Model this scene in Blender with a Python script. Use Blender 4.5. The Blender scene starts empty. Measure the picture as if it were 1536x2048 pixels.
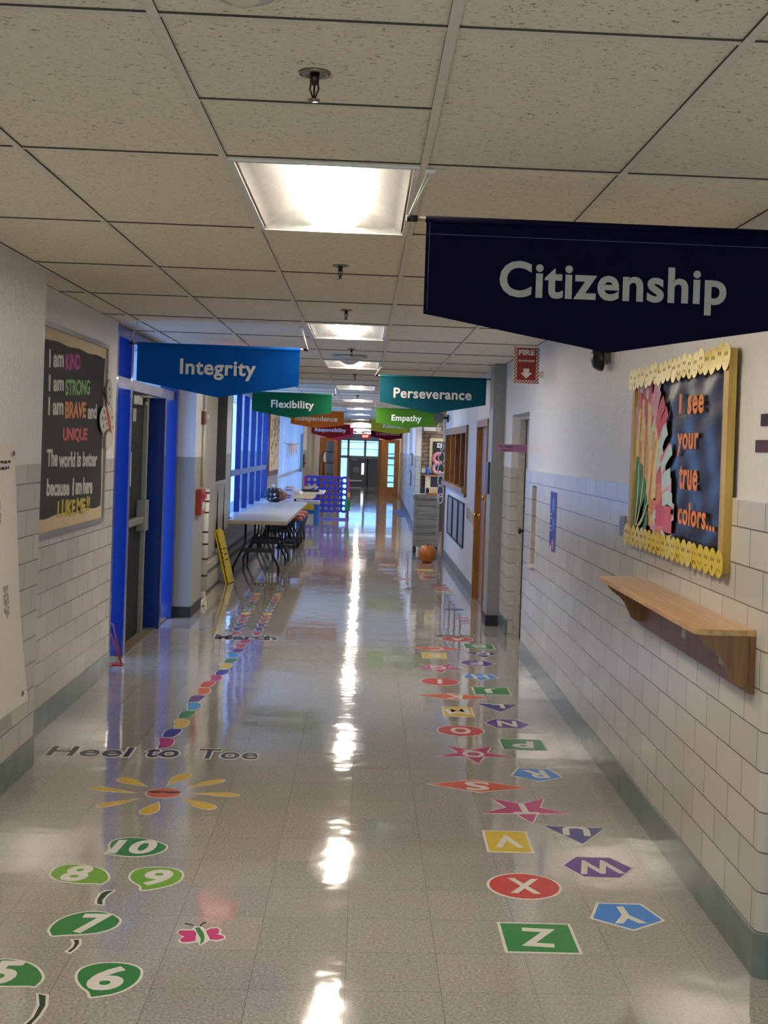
import bpy, bmesh, math, random
from mathutils import Vector, Matrix

random.seed(7)
PI = math.pi
sc = bpy.context.scene
COL = sc.collection

# ---------------------------------------------------------------- camera
F_PX, YAW, PITCH, ROLL, CAM_Z = 2488.225, .044992, -.01079, .033662, 1.72566
PPX, PPY, IMG_W, IMG_H = 840.415, 925.115, 1536.0, 2048.0
_f = Vector((math.sin(YAW) * math.cos(PITCH), math.cos(YAW) * math.cos(PITCH), math.sin(PITCH)))
_r0 = Vector((math.cos(YAW), -math.sin(YAW), 0))
_u0 = _r0.cross(_f)
RIGHT = math.cos(ROLL) * _r0 + math.sin(ROLL) * _u0
UP = -math.sin(ROLL) * _r0 + math.cos(ROLL) * _u0
FWD = _f
CAM = Vector((0, 0, CAM_Z))
cam = bpy.data.cameras.new('camera')
cam.sensor_fit = 'HORIZONTAL'
cam.sensor_width = 36
cam.lens = 36 * F_PX / IMG_W
cam.shift_x = -(PPX - IMG_W / 2) / IMG_W
cam.shift_y = (PPY - IMG_H / 2) / IMG_W
cam.clip_end = 300
camo = bpy.data.objects.new('camera', cam)
COL.objects.link(camo)
camo.matrix_world = Matrix(((RIGHT.x, UP.x, -FWD.x, CAM.x), (RIGHT.y, UP.y, -FWD.y, CAM.y),
                            (RIGHT.z, UP.z, -FWD.z, CAM.z), (0, 0, 0, 1)))
sc.camera = camo

# ---------------------------------------------------------------- light, exposure
sc.view_settings.view_transform = 'Standard'
sc.view_settings.look = 'None'
sc.view_settings.gamma = 1
sc.view_settings.use_curve_mapping = False
sc.view_settings.exposure = EXPOSURE = 0.62
sc.cycles.use_denoising = True
sc.cycles.max_bounces = 8
sc.cycles.diffuse_bounces = 5
sc.cycles.glossy_bounces = 4
sc.cycles.transparent_max_bounces = 12
sc.cycles.sample_clamp_indirect = 6
sc.cycles.caustics_reflective = False
sc.cycles.caustics_refractive = False
LAMP_STRENGTH = 40.0
WORLD_STRENGTH = 3.4
world = bpy.data.worlds.new('sky')
sc.world = world
world.use_nodes = True
wn = world.node_tree
wn.nodes.clear()
_o = wn.nodes.new('ShaderNodeOutputWorld')
_b = wn.nodes.new('ShaderNodeBackground')
_t = wn.nodes.new('ShaderNodeTexCoord')
_s = wn.nodes.new('ShaderNodeSeparateXYZ')
_c = wn.nodes.new('ShaderNodeValToRGB')
_c.color_ramp.elements[0].position = 0.40
_c.color_ramp.elements[0].color = (.72, .80, .84, 1)
_c.color_ramp.elements[1].position = 0.62
_c.color_ramp.elements[1].color = (.80, .92, 1.0, 1)
_m = wn.nodes.new('ShaderNodeMath'); _m.operation = 'MULTIPLY_ADD'
_m.inputs[1].default_value = .5; _m.inputs[2].default_value = .5
wn.links.new(_t.outputs['Generated'], _s.inputs[0])
wn.links.new(_s.outputs['Z'], _m.inputs[0])
wn.links.new(_m.outputs[0], _c.inputs[0])
wn.links.new(_c.outputs[0], _b.inputs[0])
_b.inputs[1].default_value = WORLD_STRENGTH
wn.links.new(_b.outputs[0], _o.inputs[0])

# ---------------------------------------------------------------- helpers: where a ray through the photo meets a plane of the building
def ray(px, py):
    return RIGHT * ((px - PPX) / F_PX) + UP * (-(py - PPY) / F_PX) + FWD
def hit(px, py, ax, v):
    d = ray(px, py)
    return CAM + d * ((v - CAM[ax]) / d[ax])
def fl(px, py, z=0.0): return hit(px, py, 2, z)      # on the floor (or a level top)
def wx(px, py, x): return hit(px, py, 0, x)          # on a side wall
def wy(px, py, y): return hit(px, py, 1, y)          # on a plane across the corridor

CEIL = 2.588
# ---------------------------------------------------------------- materials
def lin(h):
    h = h.lstrip('#')
    out = []
    for i in (0, 2, 4):
        c = int(h[i:i + 2], 16) / 255
        out.append(c / 12.92 if c <= .04045 else ((c + .055) / 1.055) ** 2.4)
    return tuple(out) + (1,)
_mats = {}
def N(m, t, **kw):
    n = m.node_tree.nodes.new(t)
    for k, v in kw.items(): setattr(n, k, v)
    return n
def mat(name, col, rough=.5, metal=0, spec=.5, var=.06, scale=30, emit=0, bump=0, coat=0):
    """plain surface with a faint procedural variation of its colour and gloss"""
    if name in _mats: return _mats[name]
    m = bpy.data.materials.new(name); m.use_nodes = True
    b = m.node_tree.nodes['Principled BSDF']; L = m.node_tree.links
    c = lin(col)
    b.inputs['Base Color'].default_value = c
    b.inputs['Roughness'].default_value = rough
    b.inputs['Metallic'].default_value = metal
    b.inputs['Specular IOR Level'].default_value = spec
    b.inputs['Coat Weight'].default_value = coat
    if emit:
        b.inputs['Emission Color'].default_value = c
        b.inputs['Emission Strength'].default_value = emit
    else:
        tc = N(m, 'ShaderNodeTexCoord'); nz = N(m, 'ShaderNodeTexNoise')
        nz.inputs['Scale'].default_value = scale; nz.inputs['Detail'].default_value = 3
        L.new(tc.outputs['Object'], nz.inputs['Vector'])
        r = N(m, 'ShaderNodeValToRGB')
        r.color_ramp.elements[0].position = .3; r.color_ramp.elements[1].position = .7
        r.color_ramp.elements[0].color = tuple(x * (1 - var) for x in c[:3]) + (1,)
        r.color_ramp.elements[1].color = tuple(min(1, x * (1 + var)) for x in c[:3]) + (1,)
        L.new(nz.outputs['Fac'], r.inputs[0]); L.new(r.outputs[0], b.inputs['Base Color'])
        if bump:
            bp = N(m, 'ShaderNodeBump'); bp.inputs['Strength'].default_value = bump
            bp.inputs['Distance'].default_value = .004
            L.new(nz.outputs['Fac'], bp.inputs['Height']); L.new(bp.outputs[0], b.inputs['Normal'])
    _mats[name] = m
    return m

def floor_material():
    m = bpy.data.materials.new('vinyl_tile_floor'); m.use_nodes = True
    L = m.node_tree.links; b = m.node_tree.nodes['Principled BSDF']
    geo = N(m, 'ShaderNodeNewGeometry')
    # chips in the tile
    n1 = N(m, 'ShaderNodeTexNoise'); n1.inputs['Scale'].default_value = 95; n1.inputs['Detail'].default_value = 4; n1.inputs['Roughness'].default_value = .7
    L.new(geo.outputs['Position'], n1.inputs['Vector'])
    r1 = N(m, 'ShaderNodeValToRGB'); e = r1.color_ramp.elements
    e[0].position = .34; e[0].color = lin('#827e77'); e[1].position = .50; e[1].color = lin('#a5a19a')
    k = e.new(.60); k.color = lin('#aca8a0'); k = e.new(.70); k.color = lin('#dddad4')
    L.new(n1.outputs['Fac'], r1.inputs[0])
    # tile by tile tone and joints
    sub = N(m, 'ShaderNodeVectorMath', operation='SUBTRACT'); sub.inputs[1].default_value = (-.6154 - .305 * 20, 3.9325 - .305 * 40, 0)
    L.new(geo.outputs['Position'], sub.inputs[0])
    br = N(m, 'ShaderNodeTexBrick'); br.offset = 0; br.squash = 1
    br.inputs['Scale'].default_value = 1; br.inputs['Brick Width'].default_value = .305; br.inputs['Row Height'].default_value = .305
    br.inputs['Mortar Size'].default_value = .0011; br.inputs['Mortar Smooth'].default_value = .3
    br.inputs['Color1'].default_value = (.93, .93, .93, 1); br.inputs['Color2'].default_value = (1.05, 1.04, 1.02, 1)
    br.inputs['Mortar'].default_value = (.42, .40, .38, 1)
    L.new(sub.outputs[0], br.inputs['Vector'])
    mx = N(m, 'ShaderNodeMix', data_type='RGBA', blend_type='MULTIPLY'); mx.inputs['Factor'].default_value = 1
    L.new(r1.outputs[0], mx.inputs['A']); L.new(br.outputs['Color'], mx.inputs['B'])
    L.new(mx.outputs['Result'], b.inputs['Base Color'])
    # waxed, faintly wavy finish
    n2 = N(m, 'ShaderNodeTexNoise'); n2.inputs['Scale'].default_value = 3.2; n2.inputs['Detail'].default_value = 2.5
    n3 = N(m, 'ShaderNodeTexNoise'); n3.inputs['Scale'].default_value = 160; n3.inputs['Detail'].default_value = 2
    L.new(geo.outputs['Position'], n2.inputs['Vector']); L.new(geo.outputs['Position'], n3.inputs['Vector'])
    ad = N(m, 'ShaderNodeMath', operation='MULTIPLY_ADD'); ad.inputs[1].default_value = .012
    L.new(n3.outputs['Fac'], ad.inputs[0]); L.new(n2.outputs['Fac'], ad.inputs[2])
    bp = N(m, 'ShaderNodeBump'); bp.inputs['Strength'].default_value = .19; bp.inputs['Distance'].default_value = .02
    L.new(ad.outputs[0], bp.inputs['Height']); L.new(bp.outputs[0], b.inputs['Normal'])
    rr = N(m, 'ShaderNodeMapRange'); rr.inputs['To Min'].default_value = .03; rr.inputs['To Max'].default_value = .085
    n4 = N(m, 'ShaderNodeTexNoise'); n4.inputs['Scale'].default_value = 9; L.new(geo.outputs['Position'], n4.inputs['Vector'])
    L.new(n4.outputs['Fac'], rr.inputs['Value']); L.new(rr.outputs[0], b.inputs['Roughness'])
    b.inputs['Specular IOR Level'].default_value = .62
    b.inputs['Coat Weight'].default_value = .35; b.inputs['Coat Roughness'].default_value = .03
    return m

def wall_material(name, axis, tiled=True, upper='#dad8d4', lower='#bfbbb0', phase=0.0, top=1.582):
    """glazed block wainscot below, glossy painted block above; axis = the coordinate that runs along the wall"""
    m = bpy.data.materials.new(name); m.use_nodes = True
    L = m.node_tree.links; b = m.node_tree.nodes['Principled BSDF']
    geo = N(m, 'ShaderNodeNewGeometry'); s = N(m, 'ShaderNodeSeparateXYZ'); L.new(geo.outputs['Position'], s.inputs[0])
    cb = N(m, 'ShaderNodeCombineXYZ')
    a = N(m, 'ShaderNodeMath', operation='ADD'); a.inputs[1].default_value = 40 * .31 - phase
    L.new(s.outputs['Y' if axis == 1 else 'X'], a.inputs[0]); L.new(a.outputs[0], cb.inputs['X'])
    z = N(m, 'ShaderNodeMath', operation='ADD'); z.inputs[1].default_value = -.1505 + .1334 * 10
    L.new(s.outputs['Z'], z.inputs[0]); L.new(z.outputs[0], cb.inputs['Y'])
    br = N(m, 'ShaderNodeTexBrick'); br.offset = .5
    br.inputs['Scale'].default_value = 1; br.inputs['Brick Width'].default_value = .31; br.inputs['Row Height'].default_value = .1334
    br.inputs['Mortar Size'].default_value = .0026; br.inputs['Mortar Smooth'].default_value = .15
    c = lin(lower)
    br.inputs['Color1'].default_value = tuple(x * .93 for x in c[:3]) + (1,); br.inputs['Color2'].default_value = tuple(min(1, x * 1.07) for x in c[:3]) + (1,)
    br.inputs['Mortar'].default_value = lin('#665d50')
    L.new(cb.outputs[0], br.inputs['Vector'])
    nz = N(m, 'ShaderNodeTexNoise'); nz.inputs['Scale'].default_value = 26; nz.inputs['Detail'].default_value = 6
    L.new(geo.outputs['Position'], nz.inputs['Vector'])
    up = N(m, 'ShaderNodeRGB'); up.outputs[0].default_value = lin(upper)
    low = br.outputs['Color'] if tiled else None
    if not tiled:
        q = N(m, 'ShaderNodeRGB'); q.outputs[0].default_value = c; low = q.outputs[0]
    gt = N(m, 'ShaderNodeMath', operation='GREATER_THAN'); gt.inputs[1].default_value = top
    L.new(s.outputs['Z'], gt.inputs[0])
    mx = N(m, 'ShaderNodeMix', data_type='RGBA'); L.new(gt.outputs[0], mx.inputs['Factor'])
    L.new(low, mx.inputs['A']); L.new(up.outputs[0], mx.inputs['B']); L.new(mx.outputs['Result'], b.inputs['Base Color'])
    # relief: pitted paint above, joints below
    hm = N(m, 'ShaderNodeMix', data_type='FLOAT'); L.new(gt.outputs[0], hm.inputs['Factor'])
    inv = N(m, 'ShaderNodeMath', operation='MULTIPLY'); inv.inputs[1].default_value = -.5 if tiled else 0
    L.new(br.outputs['Fac'], inv.inputs[0]); L.new(inv.outputs[0], hm.inputs['A'])
    nb = N(m, 'ShaderNodeMath', operation='MULTIPLY'); nb.inputs[1].default_value = 1.3
    L.new(nz.outputs['Fac'], nb.inputs[0]); L.new(nb.outputs[0], hm.inputs['B'])
    bp = N(m, 'ShaderNodeBump'); bp.inputs['Strength'].default_value = .75; bp.inputs['Distance'].default_value = .008
    L.new(hm.outputs['Result'], bp.inputs['Height']); L.new(bp.outputs[0], b.inputs['Normal'])
    rm = N(m, 'ShaderNodeMix', data_type='FLOAT'); L.new(gt.outputs[0], rm.inputs['Factor'])
    rm.inputs['A'].default_value = .22 if tiled else .4; rm.inputs['B'].default_value = .34
    L.new(rm.outputs['Result'], b.inputs['Roughness'])
    return m

def ceiling_material():
    m = bpy.data.materials.new('fissured_ceiling_tile'); m.use_nodes = True
    L = m.node_tree.links; b = m.node_tree.nodes['Principled BSDF']
    geo = N(m, 'ShaderNodeNewGeometry')
    mp = N(m, 'ShaderNodeMapping'); mp.inputs['Scale'].default_value = (70, 115, 1)
    L.new(geo.outputs['Position'], mp.inputs['Vector'])
    n = N(m, 'ShaderNodeTexNoise'); n.inputs['Scale'].default_value = 1; n.inputs['Detail'].default_value = 3; n.inputs['Distortion'].default_value = 1.2
    L.new(mp.outputs[0], n.inputs['Vector'])
    r = N(m, 'ShaderNodeValToRGB'); e = r.color_ramp.elements
    e[0].position = .30; e[0].color = lin('#6f6859'); e[1].position = .395; e[1].color = lin('#e6decb')
    k = e.new(.75); k.color = lin('#ece4d2')
    L.new(n.outputs['Fac'], r.inputs[0]); L.new(r.outputs[0], b.inputs['Base Color'])
    b.inputs['Roughness'].default_value = .9; b.inputs['Specular IOR Level'].default_value = .1
    return m

def wood_material(name, c1, c2, axis=1, rough=.35, scale=1.0):
    if name in _mats: return _mats[name]
    m = bpy.data.materials.new(name); m.use_nodes = True
    L = m.node_tree.links; b = m.node_tree.nodes['Principled BSDF']
    geo = N(m, 'ShaderNodeNewGeometry'); mp = N(m, 'ShaderNodeMapping')
    s = [22 * scale] * 3; s[axis] = 1.6 * scale
    mp.inputs['Scale'].default_value = s
    L.new(geo.outputs['Position'], mp.inputs['Vector'])
    n = N(m, 'ShaderNodeTexNoise'); n.inputs['Scale'].default_value = 1.5; n.inputs['Detail'].default_value = 5; n.inputs['Distortion'].default_value = .8
    L.new(mp.outputs[0], n.inputs['Vector'])
    r = N(m, 'ShaderNodeValToRGB'); e = r.color_ramp.elements
    e[0].position = .3; e[0].color = lin(c1); e[1].position = .68; e[1].color = lin(c2)
    L.new(n.outputs['Fac'], r.inputs[0]); L.new(r.outputs[0], b.inputs['Base Color'])
    b.inputs['Roughness'].default_value = rough
    _mats[name] = m
    return m

def brick_material():
    m = bpy.data.materials.new('grey_brown_brick'); m.use_nodes = True
    L = m.node_tree.links; b = m.node_tree.nodes['Principled BSDF']
    geo = N(m, 'ShaderNodeNewGeometry'); s = N(m, 'ShaderNodeSeparateXYZ'); cb = N(m, 'ShaderNodeCombineXYZ')
    L.new(geo.outputs['Position'], s.inputs[0]); L.new(s.outputs['X'], cb.inputs['X']); L.new(s.outputs['Z'], cb.inputs['Y'])
    br = N(m, 'ShaderNodeTexBrick'); br.inputs['Scale'].default_value = 1
    br.inputs['Brick Width'].default_value = .25; br.inputs['Row Height'].default_value = .082; br.inputs['Mortar Size'].default_value = .011
    br.inputs['Color1'].default_value = lin('#8a7869'); br.inputs['Color2'].default_value = lin('#6f6258'); br.inputs['Mortar'].default_value = lin('#4f4740')
    L.new(cb.outputs[0], br.inputs['Vector']); L.new(br.outputs['Color'], b.inputs['Base Color'])
    bp = N(m, 'ShaderNodeBump'); bp.inputs['Distance'].default_value = .01; bp.inputs['Strength'].default_value = .6; bp.invert = True
    L.new(br.outputs['Fac'], bp.inputs['Height']); L.new(bp.outputs[0], b.inputs['Normal'])
    b.inputs['Roughness'].default_value = .8
    return m

def glass_material(name='window_glass', tint='#eef4f8', refl=.10):
    if name in _mats: return _mats[name]
    m = bpy.data.materials.new(name); m.use_nodes = True
    nt = m.node_tree; L = nt.links; nt.nodes.remove(nt.nodes['Principled BSDF'])
    out = nt.nodes['Material Output']
    t = N(m, 'ShaderNodeBsdfTransparent'); t.inputs[0].default_value = lin(tint)
    g = N(m, 'ShaderNodeBsdfGlossy'); g.inputs['Roughness'].default_value = .03
    mx = N(m, 'ShaderNodeMixShader'); mx.inputs[0].default_value = refl
    L.new(t.outputs[0], mx.inputs[1]); L.new(g.outputs[0], mx.inputs[2]); L.new(mx.outputs[0], out.inputs[0])
    _mats[name] = m
    return m

def translucent_material(name, col, t=.6):
    if name in _mats: return _mats[name]
    m = bpy.data.materials.new(name); m.use_nodes = True
    nt = m.node_tree; L = nt.links; nt.nodes.remove(nt.nodes['Principled BSDF']); out = nt.nodes['Material Output']
    d = N(m, 'ShaderNodeBsdfDiffuse'); d.inputs[0].default_value = lin(col)
    tr = N(m, 'ShaderNodeBsdfTranslucent'); tr.inputs[0].default_value = lin(col)
    mx = N(m, 'ShaderNodeMixShader'); mx.inputs[0].default_value = t
    L.new(d.outputs[0], mx.inputs[1]); L.new(tr.outputs[0], mx.inputs[2]); L.new(mx.outputs[0], out.inputs[0])
    _mats[name] = m
    return m

# ---------------------------------------------------------------- mesh building
class MB:
    def __init__(s): s.v = []; s.f = []; s.m = []; s.s = []
    def add(s, vs, fs, m=0, smooth=False):
        o = len(s.v); s.v += [tuple(v) for v in vs]
        for f in fs: s.f.append([i + o for i in f]); s.m.append(m); s.s.append(smooth)
        return s
    def box(s, x0, x1, y0, y1, z0, z1, m=0):
        vs = [(x, y, z) for z in (z0, z1) for y in (y0, y1) for x in (x0, x1)]
        return s.add(vs, [(0, 2, 3, 1), (4, 5, 7, 6), (0, 1, 5, 4), (2, 6, 7, 3), (0, 4, 6, 2), (1, 3, 7, 5)], m)
    def obox(s, c, u, v, w, m=0):
        """box with centre c and half-axis vectors"""
        c, u, v, w = Vector(c), Vector(u), Vector(v), Vector(w)
        vs = [c + a * u + b * v + d * w for d in (-1, 1) for b in (-1, 1) for a in (-1, 1)]
        return s.add(vs, [(0, 2, 3, 1), (4, 5, 7, 6), (0, 1, 5, 4), (2, 6, 7, 3), (0, 4, 6, 2), (1, 3, 7, 5)], m)
    def prism(s, pts, ext, m=0, m_side=None, smooth=False):
        pts = [Vector(p) for p in pts]; ext = Vector(ext); n = len(pts)
        s.add(pts + [p + ext for p in pts], [list(range(n - 1, -1, -1)), list(range(n, 2 * n))], m)
        o = len(s.v) - 2 * n
        for i in range(n):
            j = (i + 1) % n
            s.f.append([o + i, o + j, o + n + j, o + n + i]); s.m.append(m if m_side is None else m_side); s.s.append(smooth)
        return s
    def tube(s, pts, r, seg=8, m=0, closed=False):
        pts = [Vector(p) for p in pts]; n = len(pts); rings = []
        rr = r if isinstance(r, (list, tuple)) else [r] * n
        prev = None
        for i, p in enumerate(pts):
            if closed: t = pts[(i + 1) % n] - pts[i - 1]
            else: t = pts[min(i + 1, n - 1)] - pts[max(i - 1, 0)]
            t.normalize()
            if prev is None: a = t.orthogonal().normalized()
            else:
                a = prev - t * prev.dot(t)
                a = a.normalized() if a.length > 1e-6 else t.orthogonal().normalized()
            prev = a; b = t.cross(a)
            rings.append([p + rr[i] * (math.cos(2 * PI * k / seg) * a + math.sin(2 * PI * k / seg) * b) for k in range(seg)])
        vs = [q for ring in rings for q in ring]; fs = []
        for i in range(n if closed else n - 1):
            j = (i + 1) % n
            for k in range(seg):
                l = (k + 1) % seg
                fs.append((i * seg + k, i * seg + l, j * seg + l, j * seg + k))
        s.add(vs, fs, m, True)
        if not closed:
            o = len(s.v) - len(vs)
            s.f.append([o + k for k in range(seg - 1, -1, -1)]); s.m.append(m); s.s.append(False)
            s.f.append([o + (n - 1) * seg + k for k in range(seg)]); s.m.append(m); s.s.append(False)
        return s
    def lathe(s, prof, o=(0, 0, 0), ax=(0, 0, 1), seg=24, m=0, smooth=True, flute=None):
        ax = Vector(ax).normalized(); a = ax.orthogonal().normalized(); b = ax.cross(a); o = Vector(o)
        vs = []
        for r, h in prof:
            for k in range(seg):
                t = 2 * PI * k / seg; q = r * (flute(t) if flute else 1)
                vs.append(o + ax * h + q * (math.cos(t) * a + math.sin(t) * b))
        fs = []
        for i in range(len(prof) - 1):
            for k in range(seg):
                l = (k + 1) % seg
                fs.append((i * seg + k, i * seg + l, (i + 1) * seg + l, (i + 1) * seg + k))
        s.add(vs, fs, m, smooth)
        base = len(s.v) - len(vs)
        if prof[0][0] > 1e-5: s.f.append([base + k for k in range(seg - 1, -1, -1)]); s.m.append(m); s.s.append(False)
        if prof[-1][0] > 1e-5: s.f.append([base + (len(prof) - 1) * seg + k for k in range(seg)]); s.m.append(m); s.s.append(False)
        return s
    def build(s, name, mats, parent=None, loc=None, bevel=0, clean=True):
        if not isinstance(mats, (list, tuple)): mats = [mats]
        off = Vector(loc) if loc is not None else (Vector(parent['_at']) if parent is not None and '_at' in parent else Vector((0, 0, 0)))
        me = bpy.data.meshes.new(name)
        me.from_pydata([Vector(v) - off for v in s.v], [], s.f)
        for m in mats: me.materials.append(m)
        for p, mi, sm in zip(me.polygons, s.m, s.s): p.material_index = mi; p.use_smooth = sm
        if clean:
            bm = bmesh.new(); bm.from_mesh(me)
            bmesh.ops.remove_doubles(bm, verts=bm.verts, dist=1e-6)
            bmesh.ops.recalc_face_normals(bm, faces=bm.faces); bm.to_mesh(me); bm.free()
        o = bpy.data.objects.new(name, me); COL.objects.link(o)
        if parent is not None:
            o.parent = parent; o['_at'] = tuple(off)
        else:
            o.location = off; o['_at'] = tuple(off)
        if bevel:
            b = o.modifiers.new('bevel', 'BEVEL'); b.width = bevel; b.segments = 2; b.limit_method = 'ANGLE'; b.angle_limit = .6
        return o

def thing(name, label, cat, loc, group=None, rz=0):
    o = bpy.data.objects.new(name, None); COL.objects.link(o)
    o.empty_display_size = .05; o.location = loc; o['_at'] = tuple(loc)
    o['label'] = label; o['category'] = cat
    if group: o['group'] = group
    return o
def tag(o, label, cat, group=None):
    o['label'] = label; o['category'] = cat
    if group: o['group'] = group
    return o
def struct(o):
    o['kind'] = 'structure'; return o
def dup(root, loc, label, rz=None):
    r = root.copy(); COL.objects.link(r); r.location = loc; r['_at'] = tuple(loc); r['label'] = label
    if rz is not None: r.rotation_euler = (0, 0, rz)
    for ch in list(root.children):
        c = ch.copy(); COL.objects.link(c); c.parent = r
        for g in ch.children:
            d = g.copy(); COL.objects.link(d); d.parent = c
    return r

def text_mesh(body, bold=.02, extrude=.0006, shear=0, spacing=1.0):
    cu = bpy.data.curves.new('t', 'FONT'); cu.body = body; cu.size = 1; cu.offset = bold; cu.extrude = extrude; cu.shear = shear
    cu.space_character = spacing; cu.resolution_u = 4
    to = bpy.data.objects.new('t', cu); COL.objects.link(to)
    bpy.context.view_layer.update()
    dg = bpy.context.evaluated_depsgraph_get()
    me = bpy.data.meshes.new_from_object(to.evaluated_get(dg))
    bpy.data.objects.remove(to); bpy.data.curves.remove(cu)
    xs = [v.co.x for v in me.vertices]; ys = [v.co.y for v in me.vertices]
    return me, min(xs), max(xs), min(ys), max(ys)
def text(name, body, mats, parent, c, u, v, w=None, h=None, bold=.02, thick=.0012, shear=0, spacing=1.0, grow=0, ref=None):
    """lettering whose box is centred on c, running along u with its tops towards v, w wide (and h tall)"""
    me, x0, x1, y0, y1 = text_mesh(body, bold, .5, shear, spacing)
    if ref: x0, x1, y0, y1 = ref
    u, v, c = Vector(u).normalized(), Vector(v).normalized(), Vector(c); n = u.cross(v)
    sx = w / (x1 - x0) if w else h / (y1 - y0)
    sy = h / (y1 - y0) if h else sx
    off = Vector(parent['_at']) if parent is not None else Vector((0, 0, 0))
    for p in me.vertices:
        q = p.co
        p.co = c + u * ((q.x - (x0 + x1) / 2) * sx) + v * ((q.y - (y0 + y1) / 2) * sy) + n * ((q.z + .5) * thick) - off
    me.materials.clear()
    me.materials.append(mats)
    for p in me.polygons: p.material_index = 0
    o = bpy.data.objects.new(name, me); COL.objects.link(o); me.name = name
    o['_at'] = tuple(off)
    if parent is not None: o.parent = parent
    return o, (x0, x1, y0, y1)

def inset(poly, d):
    """polygon (2-D, any winding) shrunk by d"""
    n = len(poly); a = sum(poly[i][0] * poly[(i + 1) % n][1] - poly[(i + 1) % n][0] * poly[i][1] for i in range(n))
    sg = 1 if a > 0 else -1; out = []
    for i in range(n):
        p0, p1, p2 = Vector(poly[i - 1]), Vector(poly[i]), Vector(poly[(i + 1) % n])
        e1 = (p1 - p0).normalized(); e2 = (p2 - p1).normalized()
        n1 = Vector((-e1.y, e1.x)) * sg; n2 = Vector((-e2.y, e2.x)) * sg
        b = n1 + n2
        k = d / max(.35, (1 + n1.dot(n2)) / 2 ** .5 / 2 ** .5) if b.length > 1e-6 else d
        out.append(tuple(p1 + b * .5 * k) if b.length > 1e-6 else tuple(p1 + n1 * d))
    return out
def smooth_poly(poly, it=2):
    for _ in range(it):
        out = []
        for i in range(len(poly)):
            a, b = Vector(poly[i]), Vector(poly[(i + 1) % len(poly)])
            out += [tuple(a * .75 + b * .25), tuple(a * .25 + b * .75)]
        poly = out
    return poly
ORD = ['first', 'second', 'third', 'fourth', 'fifth', 'sixth', 'seventh', 'eighth', 'ninth', 'tenth', 'eleventh', 'twelfth',
       'thirteenth', 'fourteenth', 'fifteenth', 'sixteenth']
# ================================================================ THE BUILDING
M_FLOOR = floor_material()
M_CEIL = ceiling_material()
M_LY = wall_material('glazed_block_wall_left', 1, phase=.295)
M_RY = wall_material('glazed_block_wall_right', 1, phase=.265)
M_CX = wall_material('glazed_block_wall_cross', 0)
M_PAINT = wall_material('painted_wall_two_tone', 1, tiled=False, upper='#dcdbdd', lower='#9a9a96', top=1.572)
M_WHITE = mat('white_wall_paint', '#d6d8dc', .4, bump=.15)
M_GREY = mat('grey_wall_paint', '#8d8c88', .4)
M_TEAL = mat('glazed_teal_base', '#6c7873', .2, var=.12, scale=6)
M_BLACK = mat('black_rubber', '#16161a', .5)
M_GREYBASE = mat('grey_vinyl_base', '#76777a', .45)
M_GRID = mat('ceiling_grid_white', '#ddd7cb', .8)
M_STEEL = mat('brushed_steel', '#a9a69c', .35, metal=.8)
M_BLUE = mat('royal_blue_gloss_paint', '#062a80', .25, spec=.6, coat=.25)
M_DOORGREY = mat('dark_grey_door_paint', '#201f1c', .6, spec=.15)
M_OAK = wood_material('oak_varnish_upright', '#70440f', '#9c6818', 2, .4)
M_OAKY = wood_material('oak_varnish_long', '#85592a', '#b0834e', 1, .35)
M_GLASS = glass_material()
M_BRICK = brick_material()
M_FARDOOR = mat('entrance_door_grey', '#8a8a87', .5)

fb = MB(); fb.box(-2.4, 3.3, -3, 53.4, -.1, 0)
for k in range(6): fb.box(-2.4, 3.3, 53.4 + .3 * k, 53.7 + .3 * k, -1.2, -.16 * (k + 1))
fb.box(-2.4, 3.3, 55.2, 58.3, -1.2, -.96)
struct(fb.build('floor', M_FLOOR))

# ceiling: lay-in tiles on a T-bar grid, with openings for the troffers
GX = [-1.0673 + .61 * k for k in range(-3, 8)]
def GY(k): return 2.56 + 1.24 * k
FIX = [-3, 1, 5, 8, 12, 16, 20, 24, 29, 33]
FX0, FX1 = GX[4], GX[5]
LOBBY_ADDED = (15, 18)          # unseen lamps added in the right-hand lobby to light the brick wall
cb = MB()
for i in range(len(GX) - 1):
    for k in range(-5, 34):
        if (i == 4 and k in FIX) or (i == 8 and k in LOBBY_ADDED): continue
        x0, x1, y0, y1 = GX[i], GX[i + 1], GY(k), min(GY(k + 1), 44.6)
        cb.add([(x0, y0, CEIL + .006), (x1, y0, CEIL + .006), (x1, y1, CEIL + .006), (x0, y1, CEIL + .006)], [(0, 1, 2, 3)])
cb.box(GX[0], GX[-1], GY(-5), 58.3, CEIL + .25, CEIL + .3)
struct(cb.build('ceiling', M_CEIL, clean=False))
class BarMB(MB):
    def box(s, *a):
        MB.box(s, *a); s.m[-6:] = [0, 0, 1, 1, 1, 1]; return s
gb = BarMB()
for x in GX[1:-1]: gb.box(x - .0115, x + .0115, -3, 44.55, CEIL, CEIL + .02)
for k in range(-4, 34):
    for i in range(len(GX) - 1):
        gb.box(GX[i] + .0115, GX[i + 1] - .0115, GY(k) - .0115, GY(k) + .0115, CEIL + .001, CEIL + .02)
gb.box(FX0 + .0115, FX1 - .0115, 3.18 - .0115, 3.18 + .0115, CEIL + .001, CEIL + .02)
struct(gb.build('trim_1', [M_GRID, mat('grid_side_shade', '#453f36', .9)], clean=False))  # bar sides coloured dark as the shade in the tile gap

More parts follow.
